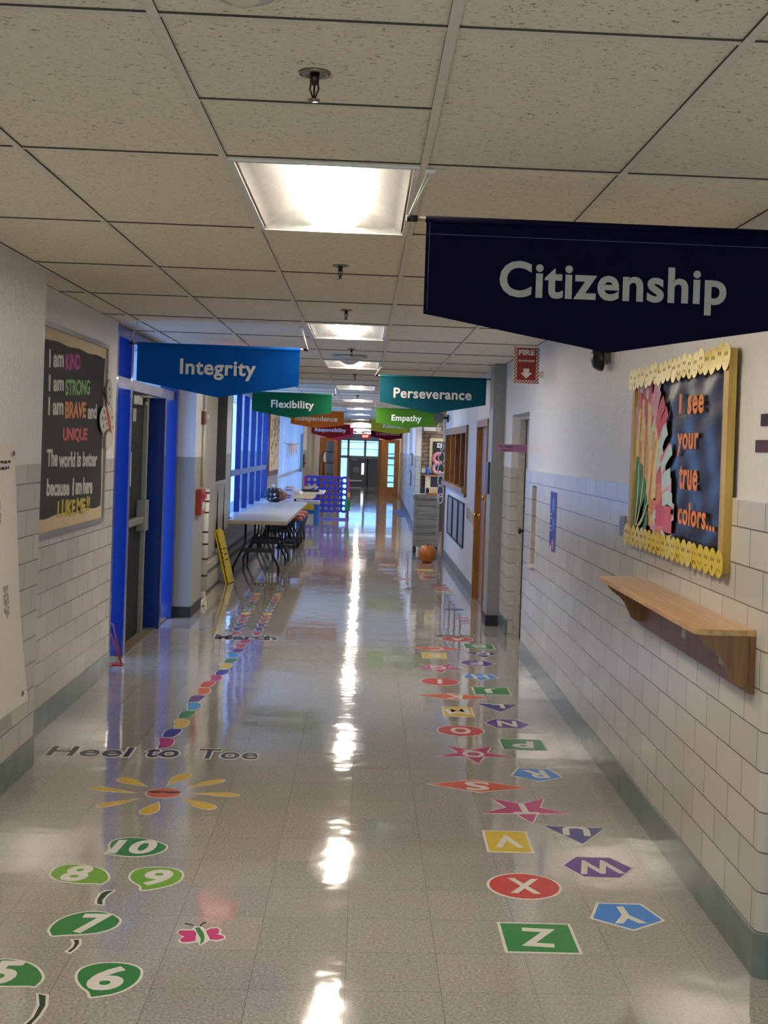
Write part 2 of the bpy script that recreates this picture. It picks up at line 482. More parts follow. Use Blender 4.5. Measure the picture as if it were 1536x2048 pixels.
# left side
struct(MB().box(-2.4, -1.69, -3, 6.6, 0, CEIL).build('wall_left_near', M_LY))
struct(MB().box(-2.4, -1.842, 6.6, 9.27, 0, CEIL).build('wall_left_middle', M_LY))
struct(MB().box(-2.4, -1.657, 12.26, 13.03, 0, CEIL).build('wall_left_pier', M_PAINT))
wl = MB()
wl.box(-2.4, -1.86, 13.03, 17.45, 0, CEIL); wl.box(-2.4, -1.86, 17.45, 24.0, 0, .65)
wl.box(-2.4, -1.86, 24.0, 27.0, 0, CEIL); wl.box(-2.4, -1.86, 37.8, 58, -1, CEIL)
wl.box(-2.4, -1.86, 17.45, 24.0, 2.54, CEIL); wl.box(-2.4, -1.86, 27.0, 37.8, 2.5, CEIL)
struct(wl.build('wall_left_far', M_PAINT))
struct(MB().box(-1.69, -1.682, -3, 6.6, 0, .148).box(-1.842, -1.834, 6.6, 9.27, 0, .148).build('baseboard_left_glazed', M_TEAL))
struct(MB().box(-1.86, -1.85, 12.25, 12.26, 0, .1).box(-1.86, -1.657, 12.252, 12.26, 0, .105).box(-1.657, -1.65, 12.252, 13.03, 0, .105).build('baseboard_left_black', M_BLACK))

# right side: near wall with a rounded corner, a set back upper part and the extinguisher niche
XR = 1.358
def corner_wall(x, y0, y1, z0, z1, mb, r=.035):
    pts = [(x + r - r * math.cos(t), y0 + r - r * math.sin(t), z0) for t in [PI / 2 * k / 6 for k in range(7)]]
    pts = [(x, y1, z0)] + pts + [(2.4, y0, z0), (2.4, y1, z0)]
    return mb.prism(pts, (0, 0, z1 - z0), smooth=False)
wr = MB()
corner_wall(XR, 4.07, 9.70, 0, 1.585, wr)
wr.box(XR, 2.4, 9.70, 9.95, 0, .82); wr.box(XR, 2.4, 9.70, 9.95, 1.465, 1.585); wr.box(1.55, 2.4, 9.70, 9.95, .82, 1.465)
wr.box(XR, 2.4, 9.95, 10.38, 0, 1.585)
corner_wall(XR + .016, 4.086, 10.39, 1.585, CEIL, wr)
wr.box(XR + .016, 2.4, 10.39, 11.62, 2.072, CEIL)
wr.box(1.377, 2.4, 11.62, 12.26, 0, CEIL)
wr.box(1.53, 2.4, 10.38, 11.62, 0, 2.072)
struct(wr.build('wall_right_near', M_RY))
bb = MB(); corner_wall(XR - .008, 4.062, 10.38, 0, .146, bb); bb.box(1.369, 1.39, 11.612, 12.26, 0, .146)
struct(bb.build('baseboard_right_glazed', M_TEAL))
struct(MB().box(2.4, 2.5, -3, 4.07, 0, CEIL).build('wall_right_alcove', M_WHITE))
struct(MB().box(-2.4, -1.69, -3.1, -3, 0, CEIL).box(2.3, 2.5, -3.1, -3, 0, CEIL).box(-1.69, 2.3, -3.1, -3, 0, .12).box(-1.69, 2.3, -3.1, -3, 2.45, CEIL).build('wall_back', M_WHITE))  # opening left for the added daylight window
struct(MB().box(1.256, 2.4, 12.26, 12.62, 0, CEIL).build('wall_right_pier', M_GREY))
struct(MB().box(1.25, 1.37, 12.252, 12.26, 0, .105).box(1.248, 1.256, 12.252, 12.62, 0, .105).build('baseboard_right_black', M_BLACK))
XM = 1.325
wm = MB()
wm.box(XM, 2.4, 12.62, 13.36, 0, CEIL); wm.box(XM, 2.4, 13.36, 14.52, 2.03, CEIL); wm.box(1.5, 2.4, 13.36, 14.52, 0, 2.03)
wm.box(XM, 2.4, 14.52, 15.98, 0, CEIL); wm.box(XM, 2.4, 15.98, 20.12, 0, 1.2); wm.box(XM, 2.4, 15.98, 20.12, 2.05, CEIL); wm.box(1.56, 2.4, 15.98, 20.12, 1.2, 2.05)
wm.box(XM, 2.4, 20.12, 20.4, 0, CEIL)
struct(wm.build('wall_right_middle', M_WHITE))
bm_ = MB(); bm_.box(XM - .008, XM, 12.62, 13.3, 0, .13); bm_.box(XM - .008, XM, 14.58, 20.2, 0, .13)
struct(bm_.build('baseboard_right_grey', M_GREYBASE))
struct(MB().box(1.19, 3.3, 26.35, 26.6, 0, CEIL).build('wall_right_brick', M_BRICK))
struct(MB().prism([(1.085, 26.1, 0), (1.19, 26.1, 0), (1.5, 44.5, 0), (1.275, 44.5, 0)], (0, 0, CEIL)).build('wall_right_far', wall_material('glazed_block_wall_far', 1, upper='#d8d6d6', lower='#a0a9ad')))
struct(MB().prism([(1.075, 26.09, 0), (1.19, 26.09, 0), (1.19, 26.1, 0), (1.085, 26.1, 0), (1.275, 44.5, 0), (1.265, 44.5, 0)], (0, 0, .14)).build('baseboard_right_far', mat('slate_blue_base', '#3c4656', .4)))
struct(MB().box(3.3, 3.4, 20.4, 58, -1, CEIL).build('wall_right_lobby', M_WHITE))

# far end: soffit, vestibule, entrance wall
sf = MB(); sf.box(-1.86, 3.3, 44.45, 44.6, 2.42, CEIL + .2); sf.box(-1.86, 3.3, 44.45, 44.6, 2.3, 2.385)
sf.box(-1.86, -.86, 44.45, 44.6, 2.02, 2.3); sf.box(.50, 1.5, 44.45, 44.6, 2.02, 2.3); sf.box(1.24, 1.5, 44.45, 44.6, 0, 2.02); sf.box(-1.86, -1.6, 44.45, 44.6, 0, 2.02)
struct(sf.build('wall_far_soffit', M_WHITE))
struct(MB().box(-1.86, 1.5, 44.44, 44.6, 2.385, 2.42).build('trim_2', M_BLACK))
struct(MB().box(-2.4, 3.3, 44.6, 58.3, 2.42, 2.45).build('ceiling_vestibule', mat('vestibule_ceiling', '#d2d0cb', .7)))
FY = 58.0
ew = MB()
ew.box(-2.4, -1.16, FY, FY + .2, -1, 2.35); ew.box(1.75, 3.3, FY, FY + .2, -1, 2.35); ew.box(-1.16, 1.75, FY, FY + .2, 2.09, 2.35)
struct(ew.build('wall_far_end', M_WHITE))
# ---------------------------------------------------------------- windows and doors of the building
M_ALU = mat('pale_window_frame', '#c5c8cc', .35)
M_SKYGLASS = glass_material('daylight_pane', '#aecbf2', .06)  # blue of the sky put into the pane tint

# blue framed window on the left, deep mullions
win = struct(MB().box(-1.95, -1.86, 17.45, 17.56, .65, 2.54).box(-1.95, -1.845, 23.86, 24.0, .65, 2.54)
             .box(-1.95, -1.86, 17.56, 23.86, 2.46, 2.54).build('window_1', M_BLUE))
for y in (18.81, 19.99, 21.27, 22.53):
    MB().box(-1.94, -1.86, y, y + .08, .69, 2.46).build('mullion', M_BLUE, win)
MB().box(-1.94, -1.858, 17.56, 23.86, 1.25, 1.335).build('transom', mat('blue_gloss_sheen', '#5a68ad', .25, spec=.8), win)  # lavender is glancing sheen on the blue paint, put into the colour
MB().box(-1.95, -1.80, 17.42, 24.02, .63, .69).build('window_sill', mat('pale_blue_sill', '#9ca6c4', .3), win, bevel=.006)
MB().box(-1.944, -1.94, 17.56, 23.86, .69, 2.46).build('window_pane', M_SKYGLASS, win)

# storefront glazing farther along the left wall
sf2 = struct(MB().box(-1.97, -1.86, 27.0, 27.15, 0, 2.5).box(-1.97, -1.86, 37.6, 37.8, 0, 2.5).box(-1.97, -1.86, 27.15, 37.6, 2.36, 2.5).box(-1.97, -1.86, 27.15, 37.6, 0, .2).build('window_2', M_ALU))
for k in range(1, 9):
    y = 27.1 + k * 1.18
    MB().box(-1.95, -1.865, y, y + .07, .2, 2.36).build('mullion', M_ALU, sf2)
MB().box(-1.95, -1.865, 27.15, 37.6, .98, 1.04).build('transom', M_ALU, sf2)
MB().box(-1.945, -1.94, 27.15, 37.6, .2, 2.36).build('window_pane', M_SKYGLASS, sf2)

# blue framed double door with transom
d1 = struct(MB().box(-2.02, -1.855, 9.90, 9.99, 0, 2.54).box(-1.995, -1.828, 11.46, 11.55, 0, 2.11).box(-1.99, -1.822, 12.14, 12.255, 0, 2.54)
            .box(-2.02, -1.842, 9.27, 9.33, 0, 2.54).box(-2.0, -1.86, 9.3, 12.25, 2.50, 2.588).build('door_1', M_BLUE))
MB().box(-2.0, -1.856, 9.33, 12.2, 2.115, 2.20).build('header', mat('scuffed_blue_sheen', '#8e95bd', .3, var=.2, scale=12), d1)  # blue-painted header; its pale lavender sheen is coloured in
leaf = MB().box(-2.0, -1.965, 9.99, 11.12, .01, 2.11).build('door_leaf', M_DOORGREY, d1)
MB().box(-1.966, -1.962, 10.42, 10.60, 1.33, 1.62).build('paper_notice', mat('notice_paper', '#c9c8c2', .7), leaf)
MB().box(-1.966, -1.962, 10.62, 10.76, 1.88, 1.99).build('door_label', mat('pale_green_label', '#a9b0a0', .6), leaf)
leaf2 = MB().box(-2.0, -1.965, 11.17, 11.46, .01, 2.11).build('door_leaf', M_DOORGREY, d1)
MB().box(-1.99, -1.925, 11.12, 11.17, 0, 2.11).build('centre_post', M_STEEL, d1, bevel=.004)
pb = MB(); pb.box(-1.955, -1.90, 10.05, 10.95, 1.0, 1.06); pb.box(-1.965, -1.885, 10.90, 11.08, .93, 1.20); pb.box(-1.965, -1.89, 10.02, 10.12, .98, 1.08)
pb.build('panic_bar', mat('satin_panic_bar', '#8f8d86', .4, metal=.5), leaf, bevel=.006)
dc = MB(); dc.box(-1.965, -1.90, 10.3, 10.7, 2.02, 2.09); dc.tube([(-1.92, 10.5, 2.09), (-1.86, 10.9, 2.10), (-1.94, 11.12, 2.10)], .012); dc.lathe([(.03, 0), (.03, .05)], (-1.93, 11.0, 2.02))
dc.build('door_closer', M_STEEL, leaf)
MB().box(-1.995, -1.99, 9.33, 12.2, 2.2, 2.5).box(-1.995, -1.99, 9.33, 9.9, .1, 2.1).box(-1.985, -1.98, 11.55, 12.14, .1, 2.1).build('window_pane', M_SKYGLASS, d1)
MB().box(-2.0, -1.86, 9.33, 12.14, 0, .012).build('threshold', mat('worn_brass_threshold', '#6a6049', .5), d1)

# open door recess on the right: off-white frame post
d2 = struct(MB().box(1.443, 1.495, 11.535, 11.62, 0, 2.03).box(1.443, 1.53, 10.385, 11.62, 2.03, 2.072).build('door_2', mat('worn_cream_frame', '#b5aea2', .45, var=.15)))
MB().box(1.505, 1.53, 10.40, 11.535, .01, 2.03).build('door_leaf', mat('cream_door', '#b7b2a8', .45), d2)
MB().lathe([(.012, 0), (.012, .03), (.028, .04), (.03, .055), (.0, .065)], (1.505, 11.45, 1.0), (-1, 0, 0)).build('door_knob', M_BLACK, d2)

# varnished wooden door on the right
d3 = struct(MB().box(1.305, 1.5, 13.30, 13.38, 0, 2.08).box(1.305, 1.5, 14.48, 14.56, 0, 2.08).box(1.305, 1.5, 13.38, 14.48, 2.0, 2.08).build('door_3', M_OAK))
leaf = MB().box(1.36, 1.41, 13.38, 14.48, .01, 2.0).build('door_leaf', wood_material('oak_door', '#6e420e', '#956114', 2, .3), d3)
kb = MB()
for z in (.98, 1.22): kb.lathe([(.03, 0), (.03, .008), (.012, .012), (.012, .04), (.03, .05), (.034, .065), (.0, .075)], (1.36, 14.38 if z < 1 else 13.48, z), (-1, 0, 0), 16)
kb.build('door_knob', mat('polished_brass', '#d8b25a', .15, metal=1), leaf)

# wooden interior window on the right
w3 = struct(MB().box(1.30, 1.5, 15.97, 16.08, 1.12, 2.06).box(1.30, 1.5, 20.05, 20.17, 0, 2.06).box(1.30, 1.5, 16.08, 20.05, 1.96, 2.06).build('window_3', M_OAK))
for y in (17.0, 18.0, 19.0): MB().box(1.315, 1.5, y, y + .07, 1.24, 1.96).build('mullion', M_OAK, w3)
MB().box(1.26, 1.5, 15.95, 20.2, 1.17, 1.24).build('window_sill', M_OAKY, w3, bevel=.006)
MB().box(1.49, 1.5, 16.08, 20.05, 1.24, 1.96).build('window_pane', mat('brown_tinted_pane', '#5d3608', .25), w3)

# far end entrance: transom lights, side light and dark double doors
e = struct(MB().box(-1.16, -1.08, FY, FY + .12, -.96, 2.09).box(-.80, -.70, FY, FY + .12, -.96, 2.09).box(.92, 1.0, FY, FY + .12, -.96, 2.09)
           .box(-1.08, .92, FY, FY + .12, 2.02, 2.09).box(-1.08, .92, FY, FY + .12, 1.2, 1.32).box(-.03, .08, FY, FY + .12, 1.32, 2.02)
           .box(-1.08, .92, FY, FY + .05, 1.62, 1.645).box(-1.08, .92, FY, FY + .05, 1.93, 1.955).build('door_4', mat('cream_entrance_frame', '#c6c2b4', .5)))
MB().box(-1.08, .92, FY + .06, FY + .065, 1.32, 2.02).box(-1.08, -.8, FY + .06, FY + .065, -.9, 1.2).build('window_pane', M_SKYGLASS, e)
la = MB().box(-.70, .14, FY + .02, FY + .07, -.95, 1.2).build('door_leaf', M_FARDOOR, e)
MB().box(-.115, -.0, FY + .005, FY + .02, .45, .98).build('vision_panel', mat('vision_panel_glow', '#e9f0f6', .2, emit=1.0), la)  # pane given its own glow in place of daylight behind it
MB().box(-.50, -.22, FY + .008, FY + .02, .56, .78).build('paper_notice', mat('notice_paper', '#c9c8c2', .7), la)
MB().box(-.60, -.32, FY - .03, FY + .02, 1.10, 1.17).build('door_closer', M_STEEL, la)
MB().box(-.68, -.08, FY - .06, FY + .02, .13, .19).build('panic_bar', mat('bright_bar', '#d9d9d6', .3, metal=.6), la)
MB().box(.19, .92, FY + .02, FY + .07, -.95, 1.2).build('door_leaf', M_FARDOOR, e)
MB().box(.14, .19, FY - .01, FY + .08, -.95, 1.2).build('centre_post', M_BLACK, e)

# varnished wooden screen with glazed leaves at the end of the corridor
def wood_leaf(x0, x1, g0, g1, nm):
    o = struct(MB().box(x0, g0, 44.46, 44.54, 0, 2.02).box(g1, x1, 44.46, 44.54, 0, 2.02).box(g0, g1, 44.46, 44.54, 1.90, 2.02).box(g0, g1, 44.46, 44.54, 0, .33).build(nm, wood_material('oak_screen', '#8a520f', '#b27a22', 2, .3)))
    for z in (.72, 1.11, 1.50): MB().box(g0, g1, 44.47, 44.53, z, z + .03).build('glazing_bar', M_BLACK, o)
    MB().box(g0, g1, 44.495, 44.505, .33, 1.90).build('window_pane', M_GLASS, o)
    MB().box(x0 - .015 if nm == 'door_5' else x1 - .05, x0 + .05 if nm == 'door_5' else x1 + .015, 44.42, 44.56, 0, 2.03).build('door_post', wood_material('dark_oak_post', '#5a3108', '#7d4a12', 2, .3), o)
    return o
wood_leaf(.50, 1.25, .85, 1.07, 'door_5')
wood_leaf(-1.60, -.86, -1.36, -1.08, 'door_6')

# unseen glazed front added behind the camera so daylight lifts the ceiling
w4 = struct(MB().box(-1.69, 2.3, -3.08, -3.02, 1.1, 1.16).box(-.4, -.34, -3.08, -3.02, .12, 2.45).box(.95, 1.01, -3.08, -3.02, .12, 2.45).build('window_added', M_ALU))
MB().box(-1.69, 2.3, -3.052, -3.048, .12, 2.45).build('window_pane', M_GLASS, w4)

w5 = struct(MB().box(1.68, 1.75, FY, FY + .12, -.96, 2.09).box(1.0, 1.68, FY, FY + .12, 2.02, 2.09).box(1.0, 1.68, FY, FY + .12, 1.2, 1.32).box(1.0, 1.68, FY, FY + .12, .1, .16).box(1.0, 1.75, FY, FY + .12, -.96, -.5).build('window_5', _mats['cream_entrance_frame']))
MB().box(1.0, 1.68, FY + .06, FY + .065, -.5, 2.02).build('window_pane', M_SKYGLASS, w5)
# ================================================================ CEILING THINGS
M_LAMP = mat('lamp_lens', '#fff1de', emit=LAMP_STRENGTH)
M_REFL = mat('white_reflector', '#e4e2dc', .45)
M_TRIMW = mat('white_lamp_frame', '#d9d7d1', .4)
def troffer(loc, label):
    t = thing('ceiling_light', label, 'ceiling light', loc, 'recessed ceiling lights')
    x0, x1, y0, y1 = -.293, .293, .012, 1.228
    fr = MB()
    fr.box(x0, x0 + .018, y0, y1, -.006, .01); fr.box(x1 - .018, x1, y0, y1, -.006, .01)
    fr.box(x0 + .018, x1 - .018, y0, y0 + .018, -.006, .01); fr.box(x0 + .018, x1 - .018, y1 - .018, y1, -.006, .01)
    fr.m = [0] * len(fr.f)
    o = bpy_local(fr, 'frame', M_TRIMW, t)
    h = MB(); a, b = x0 + .026, x1 - .026; c, d = y0 + .02, y1 - .02; p, q = .085, .105
    for s, e in ((-1, a), (1, b)):
        h.add([(e, c, .0), (e, d, .0), (s * p, d - .10, q), (s * p, c + .10, q)], [(0, 1, 2, 3)])
    h.add([(a, c, 0), (b, c, 0), (p, c + .10, q), (-p, c + .10, q)], [(0, 1, 2, 3)])
    h.add([(a, d, 0), (b, d, 0), (p, d - .10, q), (-p, d - .10, q)], [(0, 1, 2, 3)])
    h.add([(-p, c + .1, q), (p, c + .1, q), (p, d - .1, q), (-p, d - .1, q)], [(0, 1, 2, 3)])
    bpy_local(h, 'reflector', M_REFL, t)
    l = MB(); n = 10; ys = (c + .03, d - .03)
    prof = [(-.088 * math.cos(PI * k / n), .030 - .026 * math.sin(PI * k / n)) for k in range(n + 1)]
    prof = [(-.088, .03), (-.085, .016), (.085, .016), (.088, .03)]; n = 3
    l.add([(-.085, ys[0], .016), (.085, ys[0], .016), (.085, ys[1], .016), (-.085, ys[1], .016)], [(0, 1, 2, 3)], 0)
    for s in (-1, 1): l.add([(s * .085, ys[0], .016), (s * .085, ys[1], .016), (s * .088, ys[1], .03), (s * .088, ys[0], .03)], [(0, 1, 2, 3)], 1)
    l.add([(-.088, ys[0], .03), (-.088, ys[1], .03), (-p, ys[1], q), (-p, ys[0], q)], [(0, 1, 2, 3)], 1)
    l.add([(.088, ys[0], .03), (.088, ys[1], .03), (p, ys[1], q), (p, ys[0], q)], [(0, 1, 2, 3)], 1)
    for y in ys: l.add([(x, y, z) for x, z in prof] + [(p, y, q), (-p, y, q)], [list(range(n + 3))], 2)
    bpy_local(l, 'lens', [M_LAMP, mat('lamp_side_glow', '#fff5e8', emit=3.2), mat('lamp_lens_end', '#fff0d8', emit=4.0)], t)
    return t
def bpy_local(mb, name, m, root):
    """part built in its thing's own coordinates"""
    at = tuple(root['_at']); root['_at'] = (0, 0, 0); o = mb.build(name, m, root); root['_at'] = at
    return o
FXC = (FX0 + FX1) / 2
lt = None
for n, k in enumerate(FIX):
    loc = (FXC, GY(k), CEIL)
    lab = ['recessed ceiling light overhead behind the camera', 'large square-lensed ceiling light nearest the camera, above the Citizenship banner'] + \
          [f'recessed ceiling light, {ORD[j]} one down the corridor' for j in range(1, 10)]
    if lt is None: lt = troffer(loc, lab[n])
    else: dup(lt, loc, lab[n])
for k, w in zip(LOBBY_ADDED, ('in front of', 'near')): dup(lt, ((GX[8] + GX[9]) / 2, GY(k), CEIL), f'added unseen ceiling light in the side lobby {w} the brick wall')
dup(lt, (FXC - .1, 52.0, 2.31), 'lit panel on the low ceiling beyond the oak screen at the far end')

M_SPR = mat('dull_chrome', '#8a8578', .25, metal=.9)
def sprinkler(loc, label):
    t = thing('fire_sprinkler', label, 'sprinkler', loc, 'ceiling fire sprinklers')
    bpy_local(MB().lathe([(.038, 0), (.036, -.006), (.022, -.008), (.020, -.002), (0, -.002)]), 'escutcheon', M_SPR, t)
    h = MB(); h.lathe([(.011, 0), (.011, -.022), (.006, -.025), (.006, -.030)], seg=12)
    for s in (-1, 1): h.tube([(s * .008, 0, -.022), (s * .010, 0, -.04), (.002 * s, 0, -.060)], .0022, 6)
    h.tube([(0, 0, -.025), (0, 0, -.064)], .0024, 6)
    bpy_local(h, 'body', mat('dark_bronze', '#3a342c', .35, metal=.8), t)
    bpy_local(MB().lathe([(.0, -.062), (.014, -.063), (.015, -.066), (0, -.067)], seg=14), 'deflector', M_SPR, t)
    return t
s0 = None
for n, y in enumerate((2.916, 5.993, 7.916, 11.065, 14.858, 20.9)):
    lab = 'sprinkler head on the ceiling tile nearest the camera' if n == 0 else f'sprinkler head on the ceiling, {ORD[n]} one from the camera'
    loc = (-.145, y, CEIL + .006)
    s0 = sprinkler(loc, lab) if n == 0 else (dup(s0, loc, lab), s0)[1]

def detector(loc, label, r, drop, cat='smoke detector'):
    t = thing('smoke_detector', label, cat, loc)
    MB().lathe([(r, loc[2]), (r * .98, loc[2] - drop * .25), (r * .75, loc[2] - drop * .34)], (loc[0], loc[1], 0), seg=28).build('base_plate', mat('detector_white', '#c9c6be', .4), t)
    MB().lathe([(r * .62, loc[2] - drop * .3), (r * .56, loc[2] - drop * .55), (r * .2, loc[2] - drop * .95), (0, loc[2] - drop)], (loc[0], loc[1], 0), seg=28).build('cone', mat('detector_cream', '#cfc7b2', .4), t)
detector((-.17, 11.9, CEIL), 'round cream ceiling fixture with a cone underneath, between the second and third lights', .17, .085, 'ceiling fixture')
detector((-.26, 2.40, CEIL), 'round ceiling detector at the very top edge of the view', .062, .03)
detector((-.45, 26.2, CEIL), 'round grey detector on the ceiling above the Independence banner', .10, .05)

# exit signs
def exit_sign(loc, w, h, label, front=True):
    t = thing('exit_sign', label, 'exit sign', loc)
    x, y, z = loc
    MB().box(x - w / 2, x + w / 2, y - .03, y + .03, z - h, z).build('housing', mat('exit_housing', '#c9c6c0', .4), t, bevel=.004)
    MB().box(x - w / 2 + .012, x + w / 2 - .012, y - .033, y - .03, z - h + .012, z - .012).build('lit_face', mat('exit_red_glow', '#ff3a26', emit=.3), t)
    text('lettering', 'EXIT', mat('exit_letter', '#ffd9d0', emit=1.0), t, (x, y - .034, z - h / 2), (1, 0, 0), (0, 0, 1), w=w * .7, bold=.03)
    MB().tube([(x, y, z), (x, y, 2.425 if z < 2.4 else CEIL + .006)], .012).build('stem', M_TRIMW, t)
exit_sign((.02, 50.0, 2.26), .34, .19, 'red lit exit sign hanging at the far end of the corridor')
exit_sign((-1.19, 11.2, CEIL - .03), .34, .2, 'red glowing exit sign on the ceiling behind the Integrity banner')

# ================================================================ BANNERS
M_BLK = mat('black_end_cap', '#121212', .4)
M_ROD = mat('banner_rod', '#9d8f78', .35, metal=.5)
M_CORD = mat('white_cord', '#d5d2ca', .6)
def banner(word, col, Y, xl, xr, zt, zs, za, tc, tw, label, tcol='#e2e0da', cords=(.06, .06), seam=None):
    xa = (xl + xr) / 2
    t = thing('hanging_banner', label, 'banner', (xa, Y, zt), 'character word banners hanging along the corridor')
    cl = MB(); n = 24
    def P(x, z, dy=0): return (x, Y + .004 * math.sin(x * 17) * (zt - z) / .3 + dy, z)
    for dy in (0, .003):
        top = [P(xl + (xr - xl) * i / n, zt, dy) for i in range(n + 1)]
        mid = [P(xl + (xr - xl) * i / n, (zt + zs) / 2, dy) for i in range(n + 1)]
        bot = [P(xl + (xr - xl) * i / n, zs + (za - zs) * (1 - abs(2 * i / n - 1)), dy) for i in range(n + 1)]
        fs = [(r * (n + 1) + i, r * (n + 1) + i + 1, (r + 1) * (n + 1) + i + 1, (r + 1) * (n + 1) + i) for r in range(2) for i in range(n)]
        cl.add(top + mid + bot, fs, 0, True)
    m = mat('banner_cloth_' + word.lower(), col, .75, spec=.12, var=.05, scale=200)
    c = cl.build('cloth', m, t)
    MB().tube([P(xl - .003, zt), P(xr + .003, zt)], .011, 10).build('sleeve', m, t)
    MB().tube([(xl - .045, Y, zt), (xr + .045, Y, zt)], .007, 10).build('rod', M_ROD, t)
    for s, x in ((-1, xl), (1, xr)):
        MB().tube([(x + s * .028, Y, zt), (x + s * .062, Y, zt)], .011, 10).build('end_cap', M_BLK, t)
        k = cords[0] if s < 0 else cords[1]
        b = MB(); b.tube([(x + s * .058, Y, zt), (x + s * .058 + -s * k, Y - .01, CEIL)], .0028, 6)
        b.tube([(x + s * .058, Y + .004, zt), (x + s * .058 + -s * k + .012, Y - .01, CEIL)], .0022, 6)
        b.build('cord', M_CORD, t)
        MB().box(x + s * .058 - s * k - .012, x + s * .058 - s * k + .02, Y - .02, Y, CEIL - .012, CEIL).build('ceiling_clip', M_TRIMW, t)
    if tw: text('lettering', word, mat('banner_lettering_' + word.lower(), tcol, .6), t, (tc[0], Y - .006, tc[1]), (1, 0, 0), (0, 0, 1), w=tw, bold=.026, thick=.001, spacing=1.06)
    if seam:
        mt = mat('pale_stitching', '#5d6290', .7)
        sb = MB(); sb.box(xl + .004, xr - .004, Y - .0055, Y - .005, zt - .047, zt - .0456); sb.box(xl + .010, xl + .0114, Y - .0055, Y - .005, zs + .01, zt - .002)
        sb.build('stitching', mt, t)
    return t
def px_banner(word, col, Y, left=None, right=None, side=None, apex=None, tx=None, ty=None, label='', **kw):
    """left / right: top corner pixel seen in the photo; the other corner by symmetry about the point"""
    a = wy(*apex, Y)
    if left: xl = wy(*left, Y).x; zt = wy(*left, Y).z; xr = 2 * a.x - xl if not right else wy(*right, Y).x
    else: xr = wy(*right, Y).x; zt = wy(*right, Y).z; xl = 2 * a.x - xr
    zs = wy(*side, Y).z; t0, t1 = wy(tx[0], ty, Y), wy(tx[1], ty, Y)
    return banner(word, col, Y, xl, xr, zt, zs, a.z, ((t0.x + t1.x) / 2, wy((tx[0] + tx[1]) / 2, ty, Y).z), (t1.x - t0.x) if word != 'pink' else 0, label, **kw)
px_banner('Citizenship', '#030326', 3.86, left=(853, 438), side=(845, 627), apex=(1215, 706), tx=(998, 1452), ty=577, label='large dark navy banner reading Citizenship, nearest the camera on the right', seam=1, tcol='#a9a79e')
px_banner('Integrity', '#0059b8', 9.1, left=(275, 687), right=(600, 699), side=(272, 761), apex=(436, 795), tx=(360, 512), ty=740, label='bright blue banner reading Integrity, near the blue door', tcol='#e4e6e4')
px_banner('Perseverance', '#0f4f5e', 13.2, left=(761, 751), right=(973, 762), side=(757.5, 803), apex=(862, 827), tx=(787, 943), ty=788, label='teal banner reading Perseverance, right side, behind Citizenship')
px_banner('Flexibility', '#0f5c3f', 18.2, left=(504.5, 784), right=(664, 789), side=(503, 821), apex=(583.5, 836), tx=(542, 628), ty=811, label='dark green banner reading Flexibility, behind the Integrity banner', cords=(.02, .02), tcol='#f0f4f2')
px_banner('Empathy', '#3c6c1c', 23.7, left=(752.5, 816), side=(752, 845), apex=(814, 857), tx=(783, 843), ty=838, label='leaf green banner reading Empathy, below the teal Perseverance banner', tcol='#eef4e8')
px_banner('Independence', '#c06c30', 27.0, right=(688, 824), side=(687, 851), apex=(634, 856.5), tx=(591, 675), ty=838.5, label='orange banner reading Independence, behind the Flexibility banner', cords=(.02, .02), tcol='#f2e8de')
px_banner('Kindness', '#b5a52c', 32.0, left=(743, 839), side=(743, 861), apex=(788, 868.5), tx=(766, 811), ty=852, label='mustard yellow banner reading Kindness, partly behind the Empathy banner', tcol='#f0ecd0')
px_banner('Responsibility', '#8e1a14', 36.8, right=(700.5, 850), side=(700, 869), apex=(661, 876.5), tx=(630, 692), ty=861, label='dark red banner reading Responsibility, behind the Independence banner', tcol='#f0dada')
px_banner('Cooperation', '#75183a', 42.5, left=(742, 859), side=(742, 873), apex=(776.5, 881), tx=(752, 800), ty=868.5, label='maroon banner reading Cooperation, farthest on the right', tcol='#d0a8b4')
px_banner('pink', '#ee5fae', 43.5, right=(707, 856), side=(706, 874), apex=(674, 881), tx=(655, 690), ty=864, label='pink banner mostly hidden behind the Responsibility banner')
# ================================================================ FLOOR STICKERS
M_STW = mat('sticker_white', '#d8d5cc', .3, var=.03)
STC = dict(red='#c2392e', green='#22803c', orange='#cd4f2b', navy='#2c2878', yellow='#d3b51f', purple='#51258a', magenta='#b3236c', blue='#2b7fd6')
def stmat(c, h): return mat('sticker_' + c, h, .3, var=.05, scale=14)
def outl(poly, z0, z1, mb, m=0): mb.prism([(x, y, z0) for x, y in poly], (0, 0, z1 - z0), m)
def c1(p): return fl(780 + p[0] / 2.4774, 1200 + p[1] / 2.4774)       # crop coordinates of the letter path -> floor
def ref(pts):
    w = [c1(p) for p in pts]; cx = sum(p.x for p in w) / len(w); cy = sum(p.y for p in w) / len(w)
    return [(p.x - cx, p.y - cy) for p in w]
def reg(n, r, a0): return [(r * math.cos(a0 + 2 * PI * k / n), r * math.sin(a0 + 2 * PI * k / n)) for k in range(n)]
star = []
for k in range(5):
    star += [(.233 * math.cos(-PI / 2 + .05 + 2 * PI * k / 5), .233 * math.sin(-PI / 2 + .05 + 2 * PI * k / 5)), (.098 * math.cos(-PI / 2 + .05 + 2 * PI * (k + .5) / 5), .098 * math.sin(-PI / 2 + .05 + 2 * PI * (k + .5) / 5))]
